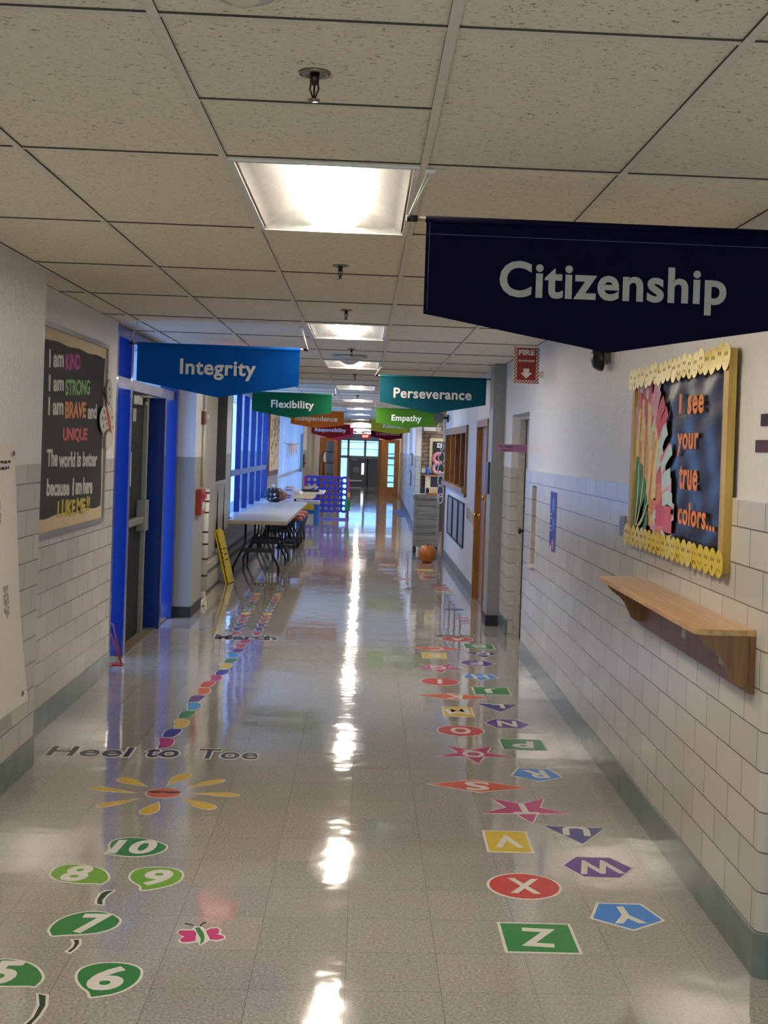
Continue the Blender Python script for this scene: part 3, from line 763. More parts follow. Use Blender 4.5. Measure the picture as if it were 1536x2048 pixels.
SHAPE = dict(circle=reg(40, .150, 0), square=[(-.135, -.135), (.135, -.14), (.135, .135), (-.135, .14)],
             rectangle=[(-.105, -.15), (.10, -.155), (.105, .15), (-.10, .155)], star=star,
             diamond=ref([(177, 912), (418, 890), (685, 933), (440, 955)]), triangle=ref([(745, 1118), (1072, 1130), (955, 1215)]),
             hexagon=ref([(848, 1312), (915, 1268), (1095, 1275), (1213, 1330), (1150, 1380), (955, 1373)]),
             pentagon=ref([(1022, 1497), (1245, 1503), (1365, 1587), (1210, 1637), (990, 1575)]))
LET = [('A', 'red', 'circle', 333, 195), ('B', 'green', 'square', 440, 230), ('C', 'orange', 'diamond', 232, 241), ('D', 'navy', 'triangle', 460, 270),
       ('E', 'yellow', 'rectangle', 218, 275), ('F', 'purple', 'hexagon', 430, 313), ('G', 'magenta', 'star', 240, 336), ('H', 'blue', 'pentagon', 447, 380),
       ('I', 'red', 'circle', 247, 405), ('J', 'green', 'square', 502, 451), ('K', 'orange', 'diamond', 316, 479), ('L', 'navy', 'triangle', 537, 530),
       ('M', 'yellow', 'rectangle', 337, 554), ('N', 'purple', 'hexagon', 580, 614), ('O', 'red', 'circle', 350, 648), ('P', 'green', 'square', 658, 717),
       ('Q', 'magenta', 'star', 412, 762), ('R', 'blue', 'pentagon', 722, 864), ('S', 'orange', 'diamond', 431, 922), ('T', 'magenta', 'star', 664, 1037),
       ('U', 'navy', 'triangle', 926, 1153), ('V', 'yellow', 'rectangle', 582, 1197), ('W', 'purple', 'hexagon', 1028, 1324), ('X', 'red', 'circle', 665, 1418),
       ('Y', 'blue', 'pentagon', 1166, 1562), ('Z', 'green', 'square', 736, 1674)]
for ch, colr, shp, px, py in LET:
    c = c1((px, py)); poly = [(c.x + x, c.y + y) for x, y in SHAPE[shp]]
    mb = MB(); outl(poly, 0, .0008, mb, 0); outl(inset(poly, .011), .0008, .0014, mb, 1)
    o = tag(mb.build('floor_sticker', [M_STW, stmat(colr, STC[colr])], loc=(c.x, c.y, 0)), f'{colr} {shp} floor sticker with the white letter {ch}', 'floor sticker', 'alphabet stickers along the floor')
    dy = .02 if shp in ('triangle',) else 0
    hh = .168 if shp not in ('triangle',) else .135
    w = {'I': .034, 'W': .19, 'M': .155, 'L': .085, 'J': .09, 'E': .10, 'F': .10}.get(ch, .125)
    r = .05 * ((ord(ch) * 7) % 5 - 2)
    text('letter', ch, M_STW, o, (c.x, c.y + dy, .0014), (-math.cos(r), -math.sin(r), 0), (math.sin(r), -math.cos(r), 0), w=w, h=hh, bold=.03, thick=.0005)

# counting leaves, nearest the camera on the left
def c2(p): return fl(p[0] / 2.4774, 1450 + p[1] / 2.4774)
GREEN, LIME, DKGREEN = '#2c7c38', '#6fa52a', '#26391f'
LEAF = {'10': (GREEN, [(510, 640), (540, 618), (532, 592), (555, 570), (620, 557), (700, 558), (770, 572), (825, 592), (838, 608), (810, 630), (750, 648), (660, 657), (590, 650), (545, 643)], (668, 605), (560, 775)),
        '8': (LIME, [(237, 742), (260, 712), (310, 693), (380, 688), (450, 695), (520, 715), (548, 745), (545, 770), (520, 785), (500, 795), (470, 787), (420, 790), (350, 785), (290, 775), (250, 758)], (382, 736), (316, 450)),
        '9': (LIME, [(633, 755), (645, 728), (690, 708), (760, 703), (840, 705), (895, 718), (916, 738), (905, 770), (860, 795), (790, 812), (720, 822), (688, 823), (690, 800), (660, 785), (640, 770)], (778, 757), (706, 850)),
        '7': (GREEN, [(230, 1020), (250, 990), (300, 955), (380, 930), (470, 920), (550, 930), (600, 958), (606, 975), (580, 1005), (510, 1030), (420, 1042), (320, 1045), (248, 1052), (240, 1035)], (457, 985), (382, 530)),
        '6': (GREEN, [(365, 1255), (380, 1215), (430, 1190), (510, 1175), (590, 1175), (660, 1185), (705, 1205), (713, 1235), (690, 1275), (640, 1310), (570, 1338), (490, 1350), (435, 1357), (430, 1325), (390, 1300)], (535, 1256), (445, 625)),
        '5': (GREEN, [(0, 1157), (60, 1158), (130, 1170), (190, 1195), (222, 1235), (222, 1260), (200, 1285), (175, 1305), (140, 1298), (60, 1300), (-20, 1298), (-90, 1280), (-120, 1235), (-80, 1180)], (18, 1228), (-60, 95))}
for num, (colr, pts, tc, tx) in LEAF.items():
    poly = smooth_poly([tuple(c2(p)[:2]) for p in pts], 1); c = c2(tc)
    mb = MB(); outl(poly, 0, .0008, mb, 0); outl(inset(poly, .009), .0008, .0014, mb, 1)
    o = tag(mb.build('leaf_sticker', [M_STW, stmat('leaf_' + colr, colr)], loc=(c.x, c.y, 0)),
            f'{"light green" if colr == LIME else "dark green"} leaf floor sticker with the white number {num}', 'floor sticker', 'numbered leaf stickers')
    wv = c2((tx[1], tc[1])).x - c2((tx[0], tc[1])).x
    text('number', num, M_STW, o, (c.x, c.y, .0014), (1, .02, 0), (.08, 1, 0), w=wv, h=.182, bold=.035, thick=.0005)
for pts, lab in (([(468, 890), (470, 865), (490, 835), (520, 820), (578, 818), (545, 840), (520, 868), (518, 897)], 'dark green curved stem sticker between leaves 8 and 7'),
                 ([(345, 1062), (405, 1060), (405, 1085), (385, 1110), (350, 1135), (318, 1125), (350, 1100), (357, 1080)], 'dark green curved stem sticker just below leaf 7'),
                 ([(180, 1328), (243, 1338), (240, 1390), (210, 1440), (160, 1495), (95, 1500), (150, 1450), (180, 1390)], 'dark green curved stem sticker at the bottom edge below leaf 5')):
    poly = [tuple(c2(p)[:2]) for p in pts]; mb = MB(); outl(poly, 0, .0008, mb, 0); outl(inset(poly, .0095), .0008, .0014, mb, 1)
    tag(mb.build('stem_sticker', [M_STW, stmat('stem', DKGREEN)], loc=(poly[0][0], poly[0][1], 0)), lab, 'floor sticker', 'stem stickers of the number plant')

# sun with sunglasses
c = c2((810, 338)); sun = thing('sun_sticker', 'sun floor sticker with orange face in dark sunglasses and yellow rays', 'floor sticker', (c.x, c.y, 0))
face = [(c.x + .088 * math.cos(t), c.y + .088 * math.sin(t) * 1.0) for t in [2 * PI * k / 36 for k in range(36)]]
mb = MB(); outl(face, 0, .0008, mb, 0); outl(inset(face, .006), .0008, .0014, mb, 1)
fo = mb.build('face', [M_STW, stmat('sun_face', '#c8622f')], sun)
gl = [(-.082, .018), (.082, .018), (.08, .006), (.05, -.012), (.02, -.012), (.004, .004), (-.01, .004), (-.025, -.012), (-.055, -.012), (-.078, .004)]
mb = MB(); outl([(c.x + x, c.y + y + .01) for x, y in gl], .0014, .0018, mb); mb.build('sunglasses', mat('sticker_black', '#221a18', .35), fo)
for b, tp, w in (((740, 307), (590, 262), .052), ((690, 337), (453, 310), .040), ((700, 361), (472, 405), .040), ((788, 377), (712, 445), .05), ((890, 364), (1062, 418), .052), ((938, 340), (1190, 349), .042), ((915, 316), (1116, 271), .042), ((825, 303), (938, 241), .05)):
    B, T = c2(b), c2(tp); d = Vector((T.x - B.x, T.y - B.y)); n_ = Vector((-d.y, d.x)).normalized()
    pr = [(0, 0), (.15, .25), (.35, .62), (.6, .95), (.82, .9), (.96, .5), (1, 0), (.96, -.45), (.82, -.75), (.6, -.75), (.35, -.35), (.15, -.1)]
    poly = [(B.x + d.x * a + n_.x * q * w, B.y + d.y * a + n_.y * q * w) for a, q in pr]
    mb = MB(); outl(poly, 0, .0008, mb, 0); outl(inset(poly, .005), .0008, .0014, mb, 1)
    mb.build('ray', [M_STW, stmat('sun_ray', '#d0ab1a')], sun)

# butterfly
c = c2((998, 1040)); bf = thing('butterfly_sticker', 'small pink and green butterfly floor sticker beside leaf 7', 'floor sticker', (c.x, c.y, 0))
def tr(pts, name, h, z=.0008, par=None):
    mb = MB(); outl([tuple(c2(p)[:2]) for p in pts], z, z + .0006, mb); return mb.build(name, h, par or bf)
bk = [(875, 1028), (890, 1013), (950, 1013), (965, 998), (1000, 1000), (1020, 1014), (1045, 1003), (1082, 1002), (1098, 1018), (1094, 1034), (1115, 1044), (1119, 1058), (1085, 1073), (1035, 1068), (1018, 1082), (990, 1093), (978, 1076), (930, 1084), (888, 1081), (884, 1062), (900, 1051)]
tr(bk, 'backing', M_STW, 0)
tr([(882, 1028), (893, 1020), (958, 1019), (972, 1030), (968, 1070), (930, 1076), (897, 1076), (892, 1062), (915, 1050), (890, 1040)], 'wing', stmat('wing_pink', '#c22a75'))
tr([(1020, 1022), (1045, 1010), (1078, 1008), (1088, 1019), (1083, 1034), (1062, 1036), (1107, 1046), (1110, 1057), (1082, 1066), (1042, 1064)], 'wing', stmat('wing_pink', '#c22a75'))
tr([(966, 1006), (988, 1004), (1008, 1030), (1014, 1055), (1008, 1078), (990, 1088), (996, 1060), (980, 1035)], 'body', stmat('leaf_' + GREEN, GREEN), .0009)
for a, b in (((958, 995), (926, 985)), ((993, 995), (1006, 981))):
    A, B = c2(a), c2(b); MB().tube([(A.x, A.y, .001), (B.x, B.y, .001), (B.x + (.012 if b[0] > 980 else -.006), B.y, .001)], .0025, 6).build('antenna', mat('sticker_black', '#221a18', .35), bf)

# floor words
M_INK = mat('sticker_ink', '#1c1b1f', .35)
def words(name, body, label, p0, p1, h, flip=False, bold=.03, grow=.075, spacing=1.05):
    a, b = fl(*p0), fl(*p1); c = (a + b) / 2; u = (b - a).normalized(); v = Vector((-u.y, u.x, 0)); w = (b - a).length
    if flip: u, v = -u, -v
    me, x0, x1, y0, y1 = text_mesh(body, bold, .5, 0, spacing); bpy.data.meshes.remove(me)
    o, r = text(name, body, M_STW, None, c, u, v, w=w, h=h, bold=grow, thick=.0008, spacing=spacing, ref=(x0, x1, y0, y1))
    o2, _ = text('ink', body, M_INK, None, c + Vector((0, 0, .0008)), u, v, w=w, h=h, bold=bold, thick=.0006, spacing=spacing, ref=(x0, x1, y0, y1))
    o.location = c; o.data.transform(Matrix.Translation(-c)); o2.data.transform(Matrix.Translation(-c)); o2.parent = o
    tag(o, label, 'floor lettering')
for wd_, xa, xb in (('Heel', 245, 652), ('to', 722, 888), ('Toe', 980, 1280)):
    ya_, yb_ = (1450 + (128 + (x - 245) * .019) / 2.4774 for x in (xa, xb))
    words('floor_lettering', wd_, f'black white-edged floor word {wd_} of the Heel to Toe line', (xa / 2.4774, ya_), (xb / 2.4774, yb_), .20 if wd_ == 'to' else .215, bold=.018, grow=.065)
words('floor_lettering', 'March', 'black floor lettering reading March', (430, 1274), (553, 1276), .26, bold=.04, grow=.09)
words('floor_lettering', 'Jump', 'black floor lettering reading Jump, near the folding table', (510, 1170.5), (581, 1172.5), .32, bold=.04, grow=.09)
words('floor_lettering', 'Alphabet', 'black floor lettering upside down beside the red letter A circle', (869, 1272), (949, 1273), .22, flip=True)
words('floor_lettering', 'Hop', 'small white edged floor lettering on the right, beyond the alphabet stickers', (817, 1176), (839, 1178), .8, flip=True)

# shoe print stickers of the heel-to-toe line
def c3(p): return fl(300 + p[0] / 4.8, 1150 + p[1] / 4.8)
def shape3(pts, ctr):
    C = c3(ctr); return smooth_poly([(c3(p).x - C.x, c3(p).y - C.y) for p in pts], 1)
SOLE = [shape3([(58, 1655), (88, 1620), (72, 1582), (95, 1566), (180, 1564), (243, 1576), (240, 1618), (192, 1655), (110, 1666)], (150, 1613)),
        shape3([(108, 1553), (128, 1510), (170, 1480), (260, 1476), (322, 1480), (300, 1512), (250, 1550), (200, 1562), (140, 1564)], (212, 1518))]
STEP = [('magenta', '#a92a6b'), ('navy', '#29268a'), ('yellow', '#cfac2a'), ('green', '#2b7d43'), ('sky blue', '#3a93d2'), ('purple', '#5a3280'), ('orange', '#cc5a33'), ('red', '#bd3a33'),
        ('magenta', '#b13a72'), ('navy', '#2d2a8c'), ('yellow', '#d1b238'), ('green', '#2f8053'), ('sky blue', '#3a93d6'), ('purple', '#4d2f8c'), ('orange red', '#b84a40'), ('dark red', '#a83a40')]
SP = [(150, 1613), (212, 1518), (300, 1427), (353, 1341), (418, 1262), (445, 1187), (512, 1117), (553, 1050), (631, 991), (695, 936), (727, 874), (775, 823), (796, 772), (846, 726), (868, 682), (917, 638)]
for i, ((cn, hx), p) in enumerate(zip(STEP, SP)):
    C = c3(p); poly = [(C.x + x, C.y + y) for x, y in SOLE[i % 2]]
    mb = MB(); outl(poly, 0, .0008, mb, 0); outl(inset(poly, .006), .0008, .0014, mb, 1)
    tag(mb.build('shoe_print_sticker', [M_STW, stmat('step_' + cn.replace(' ', '_'), hx)], loc=(C.x, C.y, 0)), f'{cn} shoe print sticker, {ORD[i]} in line from the Heel to Toe lettering', 'floor sticker', 'heel to toe shoe print stickers')
# two rows of small prints beyond
ROW = ['red', 'navy', 'purple', 'red', 'red', 'yellow', 'sky blue', 'green', 'navy', 'red', 'orange', 'yellow', 'green', 'sky blue']
RHX = dict(red='#a8323a', navy='#2b2a78', purple='#57307c', yellow='#cdaa35', green='#2c6f4a', orange='#c4552f'); RHX['sky blue'] = '#3f7fc0'
for side, a, b in (('left', (815, 562), (1052, 133)), ('right', (1026, 567), (1250, 138))):
    A, B = c3(a), c3(b)
    for i, cn in enumerate(ROW):
        C = A.lerp(B, i / 13); poly = [(C.x + x * .92 * (1 if side == 'right' else -1), C.y + y * .8) for x, y in SOLE[0]]
        mb = MB(); outl(poly, 0, .0008, mb, 0); outl(inset(poly, .010), .0008, .0014, mb, 1)
        tag(mb.build('marching_print_sticker', [M_STW, stmat('row_' + cn.replace(' ', '_'), RHX[cn])], loc=(C.x, C.y, 0)), f'{cn} footprint sticker, {ORD[i]} beyond the March lettering in the {side} row', 'floor sticker', 'marching footprint stickers')
# coloured dots and bars far down on the right
FAR = [('red', '#b5423a', 775, 1130, 17), ('blue', '#4a7ac0', 775, 1139, 19), ('purple', '#5a4a80', 785, 1146.5, 18), ('pink', '#b45a80', 806, 1158, 18),
       ('red', '#b8483f', 846, 1129, 17), ('yellow', '#cbb04a', 850, 1140, 20), ('green', '#5c8a4a', 862, 1147, 19), ('violet', '#5a3a72', 863, 1155, 18)]
for cn, hx, px, py, hw in FAR:
    C = fl(px, py); r = (fl(px + hw, py).x - C.x); poly = [(C.x + r * math.cos(t), C.y + r * 1.0 * math.sin(t)) for t in [2 * PI * k / 24 for k in range(24)]]
    mb = MB(); outl(poly, 0, .0008, mb, 0); outl(inset(poly, .012), .0008, .0014, mb, 1)
    tag(mb.build('dot_sticker', [M_STW, stmat('dot_' + cn + str(px), hx)], loc=(C.x, C.y, 0)), f'{cn} round floor sticker {"near the pumpkin" if px > 830 else "in the row left of the pumpkin"}', 'floor sticker', 'round stickers near the pumpkin')
BAR = [('red', '#b5484a', (863, 892), 1170), ('rose', '#c07070', (866, 897), 1175), ('salmon', '#c88070', (868, 900), 1179), ('yellow', '#cfc077', (871, 907), 1183.5), ('mint green', '#8fb8a0', (875, 912), 1188),
       ('dark blue', '#2f2f7c', (891, 926), 1218.5), ('sky blue', '#6aa5cc', (909, 928), 1226), ('rose pink', '#b8587c', (911, 936), 1236), ('violet', '#7a4a8c', (916, 938), 1241), ('pink', '#c26a8c', (920, 940), 1246)]
for cn, hx, (xa, xb), py in BAR:
    a, b = fl(xa, py), fl(xb, py); hgt = (fl(xa, py - 1.2).y - fl(xa, py + 1.2).y) / 2
    mb = MB(); mb.box(a.x, b.x, a.y - hgt, a.y + hgt, 0, .001)
    tag(mb.build('bar_sticker', stmat('bar_' + cn.replace(' ', '_'), hx), loc=(a.x, a.y, 0)), f'{cn} bar sticker across the floor {"near the wooden window" if py < 1200 else "near the wooden door"}', 'floor sticker', 'hopping bar stickers on the right')
# ================================================================ LEFT WALL
# hanging paper sheet with signatures, curling away from the pier at its foot
pt, pbm = wx(27, 892, -1.68), wy(55, 1392, 6.08)
sc_ = thing('paper_sheet', 'large white paper sheet with handwriting and metal grommets on the left pillar', 'paper sheet', (-1.66, 5.2, 1.67))
sh = MB(); ny, nz = 10, 14
vs = []
for off in (0, .002):
    for j in range(nz + 1):
        for i in range(ny + 1):
            t = j / nz; y = 4.2 + (6.06 - 4.2) * i / ny
            x = -1.679 + (pbm.x + 1.679) * t ** 1.3 + .006 * math.sin(i * 1.3 + j * .5) * t
            z = 1.675 - (1.675 - .455) * t - (.06 * (1 - i / ny) ** 1.5 * t if j == nz else 0)
            vs.append((x + off, y, z))
fs = [(j * (ny + 1) + i, j * (ny + 1) + i + 1, (j + 1) * (ny + 1) + i + 1, (j + 1) * (ny + 1) + i) for j in range(nz) for i in range(ny)]
k = (ny + 1) * (nz + 1)
sh.add(vs, fs + [tuple(q + k for q in f) for f in fs], 0, True)
sh.build('sheet', mat('sheet_paper', '#cfcbc8', .7, var=.03), sc_, clean=False)
M_BRASS = mat('old_brass', '#8a7a55', .3, metal=.9)
for y, z, x in ((6.0, 1.64, -1.672), (5.99, .50, pbm.x - .006)):
    MB().lathe([(.013, 0), (.013, .003), (.007, .004), (.006, .001), (0, .001)], (x + .006, y, z), (1, 0, 0), 16).build('grommet', M_BRASS, sc_)
M_PEN = mat('black_marker_pen', '#2a2a2e', .6)
def scribble(y0, z0, w, lines, rot=0, seed=0):
    r = random.Random(seed); b = MB()
    for l in range(lines):
        y = y0; z = z0 - l * .028
        while y < y0 + w:
            n = r.randint(2, 4); pts = []
            for q in range(n * 2 + 1):
                a, c = y + q * .006, z + (.006 if q % 2 else -.005) + r.uniform(-.003, .003)
                if rot: a, c = y0 + (z - c) + l * .028, z0 - (y - y0) - q * .006
                t = max(0, (1.675 - c) / 1.22); pts.append((-1.679 + (pbm.x + 1.679) * t ** 1.3 + .0075, a, c))
            b.tube(pts, .0016, 4); y += n * .012 + .014
    return b
for q, (y, z, w, l, ro) in enumerate(((5.70, 1.60, .22, 2, 0), (5.62, 1.47, .2, 3, 1), (5.72, 1.43, .12, 3, 1), (5.5, 1.30, .2, 3, 1), (5.78, 1.03, .13, 3, 1), (5.35, .86, .22, 2, 0), (4.9, 1.5, .3, 4, 0), (4.9, 1.1, .3, 3, 0))):
    scribble(y, z, w, l, ro, q).build('handwriting', M_PEN, sc_)

# affirmation board
XB = -1.842
bd = thing('bulletin_board', 'black affirmation board with cut-out letters beginning I am KIND, on the left wall', 'bulletin board', (XB, 8.0, 1.17))
y0, y1, z0, z1 = 6.75, 8.84, 1.17, 2.355
fr = MB(); fr.box(XB, XB + .022, y0, y1, z0 - .03, z0); fr.box(XB, XB + .022, y0, y1, z1, z1 + .03); fr.box(XB, XB + .022, y1, y1 + .03, z0 - .03, z1 + .03); fr.box(XB, XB + .022, y0 - .03, y0, z0 - .03, z1 + .03)
fr.build('frame', mat('aluminium_frame', '#9a9998', .4, metal=.5), bd)
MB().box(XB, XB + .008, y0, y1, z0, z1).build('border_paper', mat('beige_border_paper', '#cdbb98', .7), bd)
pts = []
for i in range(25): t = i / 24; pts.append((y0 + .02 + (y1 - y0 - .08) * t, z0 + .085 + .008 * math.sin(t * 19)))
for i in range(17): t = i / 16; pts.append((y1 - .055 + .012 * math.sin(t * 14), z0 + .085 + (z1 - z0 - .155) * t))
for i in range(25): t = 1 - i / 24; pts.append((y0 + .02 + (y1 - y0 - .08) * t, z1 - .07 + .005 * math.sin(t * 23)))
MB().prism([(XB + .008, a, b) for a, b in pts], (.002, 0, 0)).build('black_paper', mat('black_board_paper', '#2b2a2c', .75), bd)
def zl(px, py):   # crop coordinates of the left board -> its plane
    return wx(px / 3.15, 600 + py / 3.15, XB + .01)
def bword(body, hexc, xa, xb, ya, yb, name='lettering', bold=.035):
    ym = (ya + yb) / 2; A, B = zl(xa, ym), zl(xb, ym); T, Bt = zl((xa + xb) / 2, ya), zl((xa + xb) / 2, yb)
    c = Vector((XB + .010, (A.y + B.y) / 2, (T.z + Bt.z) / 2)); d = Vector((0, B.y - A.y, (B.z - A.z))).normalized()
    text(name, body, mat('cutout_' + hexc, '#' + hexc, .6, var=.1), bd, c, d, (0, -d.z, d.y), w=B.y - A.y, h=T.z - Bt.z, bold=bold, thick=.002)
W_ = 'cbc8c2'
for a in (('I am', W_, 308, 400, 310, 425), ('KIND', 'b73a90', 411, 505, 340, 440), ('I am', W_, 306, 400, 470, 575), ('STRONG', '7fae6a', 411, 565, 500, 600),
          ('I am', W_, 303, 398, 612, 725), ('BRAVE', 'd9894e', 409, 540, 640, 745), ('and', W_, 553, 608, 655, 750), ('UNIQUE', 'd4616a', 396, 548, 805, 900),
          ('The', W_, 294, 362, 940, 1050), ('world', W_, 370, 472, 955, 1055), ('is', W_, 484, 509, 957, 1053), ('better', W_, 521, 611, 955, 1050), ('because', W_, 293, 436, 1128, 1235), ('I', W_, 456, 464, 1122, 1232), ('am', W_, 474, 513, 1150, 1225), ('here', W_, 522, 581, 1118, 1222), ('I', 'c9b545', 361, 369, 1268, 1370), ('LIKE', 'c9b545', 388, 472, 1258, 1360), ('ME', 'c9b545', 482, 536, 1248, 1345), ('!!', 'c9b545', 545, 564, 1235, 1330)):
    bword(*a)
# paper butterfly over the right edge of the board
bt = thing('paper_butterfly', 'white spotted paper butterfly with a red body over the board edge', 'paper butterfly', (XB + .026, 8.8, 1.65))
def wing(pts, nm, h, x=.026, th=.003):
    return MB().prism([(XB + x, zl(*p).y, zl(*p).z) for p in smooth_poly(pts, 2)], (th, 0, 0)).build(nm, h, bt)
M_WING = mat('paper_wing', '#cfcabb', .65)
wgs = [wing([(678, 490), (690, 530), (692, 640), (680, 690), (660, 640), (655, 560), (665, 510)], 'wing', M_WING),
       wing([(648, 660), (668, 740), (676, 800), (650, 820), (630, 848), (612, 780), (612, 720), (628, 675)], 'wing', M_WING),
       wing([(690, 660), (706, 740), (704, 860), (688, 880), (678, 780), (680, 700)], 'wing', M_WING),
       wing([(660, 820), (690, 840), (700, 900), (668, 945), (652, 945), (648, 880)], 'wing', M_WING)]
wing([(650, 650), (662, 690), (684, 800), (682, 850), (668, 800), (655, 720)], 'body', mat('paper_body_red', '#b8482f', .6), .0295, .003)
sp = mat('wing_spots', '#4a3a3c', .6)
for w_, ps in ((wgs[1], ((640, 705), (628, 745), (636, 795), (655, 780), (648, 745))), (wgs[0], ((672, 560), (676, 610), (672, 650))), (wgs[2], ((690, 740), (695, 800)))):
    for p in ps:
        q = zl(*p); MB().lathe([(.012, 0), (.012, .001), (0, .001)], (XB + .0291, q.y, q.z), (1, 0, 0), 10).build('spot', sp, w_)
for a in ((632, 560), (640, 545)):
    A, B = zl(650, 650), zl(*a); MB().tube([(XB + .028, A.y, A.z), (XB + .030, (A.y + B.y) / 2 - .02, (A.z + B.z) / 2), (XB + .028, B.y, B.z)], .003, 6).build('antenna', M_BLACK, bt)

# red wire stand on the floor by the blue door
rs = thing('wire_sign_stand', 'red wire floor stand beside the blue door', 'stand', (-1.84, 9.55, 0))
M_RED = mat('red_wire_paint', '#a53424', .35)
MB().box(-1.90, -1.785, 9.52, 9.60, 0, .014).build('foot_plate', M_RED, rs, bevel=.003)
MB().tube([(-1.797, 9.55, .014), (-1.868, 9.57, .30), (-1.878, 9.58, .312), (-1.93, 9.60, .315)], .006, 8).build('upright', M_RED, rs)
MB().tube([(-1.80, 9.56, .014), (-1.897, 9.60, .245), (-1.91, 9.61, .26), (-1.94, 9.62, .26)], .005, 8).build('upright', M_RED, rs)

# fire alarm gear on the pier
fa = thing('fire_alarm_pull_box', 'red fire alarm pull box on the painted pillar', 'fire alarm', (-1.65, 12.6, 1.0))
MB().box(-1.657, -1.60, 12.42, 12.72, .995, 1.25).build('box', mat('fire_red', '#a52a22', .35), fa, bevel=.006)
MB().box(-1.60, -1.575, 12.50, 12.66, 1.16, 1.20).build('handle', mat('fire_red_handle', '#c43c30', .3), fa)
MB().box(-1.60, -1.597, 12.48, 12.68, 1.04, 1.12).build('plate', mat('white_plate', '#cfccc6', .4), fa)
st = thing('alarm_strobe', 'small dark red alarm strobe with clear lens high on the painted pillar', 'alarm strobe', (-1.65, 12.75, 1.9))
MB().box(-1.657, -1.632, 12.66, 12.84, 1.90, 2.04).build('base', mat('strobe_red', '#6d1a18', .35), st, bevel=.004)
MB().lathe([(.055, 0), (.052, .02), (.035, .045), (0, .05)], (-1.632, 12.75, 1.97), (1, 0, 0), 16).build('lens', mat('clear_strobe', '#b9b3ab', .15), st)
gp = thing('conduit', 'cream conduit running up the painted pillar to the ceiling', 'conduit', (-1.64, 12.75, 1.26))
MB().tube([(-1.640, 12.75, 2.05), (-1.640, 12.75, CEIL)], .014).build('upper_pipe', mat('cream_paint', '#c9c3b0', .4), gp)
MB().tube([(-1.640, 12.75, 1.26), (-1.640, 12.75, 1.895)], .014).build('lower_pipe', mat('cream_paint', '#c9c3b0', .4), gp)

# black-ringed white pipe standing on the floor
pp = thing('striped_pipe', 'white floor pipe wrapped with black rings, beside the painted pillar', 'pipe', (-1.69, 13.45, 0))
MB().tube([(-1.69, 13.45, 0), (-1.69, 13.45, .14)], .034, 16).build('foot', mat('white_pipe_foot', '#bdbab5', .4), pp)
MB().tube([(-1.69, 13.45, .13), (-1.69, 13.45, 1.22)], .043, 20).build('pipe', mat('white_pipe', '#cbc8c5', .4), pp)
for z in (.29, .47, .63, .76, .97, 1.09, 1.18):
    MB().lathe([(.0445, z - .009), (.0445, z + .009)], (-1.69, 13.45, 0), seg=20).build('ring', M_BLACK, pp)
# crumpled paper by its foot
cr = MB(); r_ = random.Random(3)
for k in range(5):
    a = k * 1.2; cr.add([(-1.66 + .05 * math.cos(a), 13.2 + .09 * math.sin(a), .002), (-1.62, 13.25, .05 + .01 * k), (-1.68 + .05 * math.sin(a), 13.12, .015), (-1.70, 13.2 + .02 * k, .03)], [(0, 1, 2), (1, 2, 3)])
tag(cr.build('crumpled_paper', mat('scrap_paper', '#cac7c0', .7), loc=(-1.7, 13.2, 0), clean=False), 'crumpled white paper scrap on the floor by the pillar', 'paper')

# painted cabinet doors between pier and window
cab = thing('wall_cabinet', 'tall cream cabinet panel with louvred foot beside the striped pipe', 'cabinet', (-1.80, 14.2, 0))
M_CREAM = mat('cream_cabinet', '#b9b3a4', .4)
MB().box(-1.86, -1.80, 13.04, 15.2, .36, 2.5).build('body', M_CREAM, cab)
for a, b in ((13.1, 13.95), (14.0, 15.15)): MB().box(-1.80, -1.788, a, b, .42, 2.4).build('door', M_CREAM, cab, bevel=.004)
MB().box(-1.79, -1.782, 13.88, 13.90, .75, .9).build('latch', M_STEEL, cab)
ht = thing('convector_heater', 'low cream convector heater along the left wall foot', 'heater', (-1.80, 14.4, 0))
MB().box(-1.858, -1.745, 13.05, 15.75, .02, .34).build('casing', M_CREAM, ht, bevel=.01)
g = MB()
for k in range(26): g.box(-1.7455, -1.743, 13.12 + k * .10, 13.17 + k * .10, .21, .26)
g.build('grille', M_BLACK, ht)
# heater line under the window
ht2 = thing('baseboard_heater', 'long grey baseboard heater under the blue window, behind the table legs', 'heater', (-1.82, 20, 0))
MB().box(-1.86, -1.80, 16.0, 26.5, .0, .26).build('casing', mat('grey_heater', '#7c7b77', .45), ht2, bevel=.008)
MB().box(-1.80, -1.795, 16.0, 26.5, .14, .19).build('slot', M_BLACK, ht2)

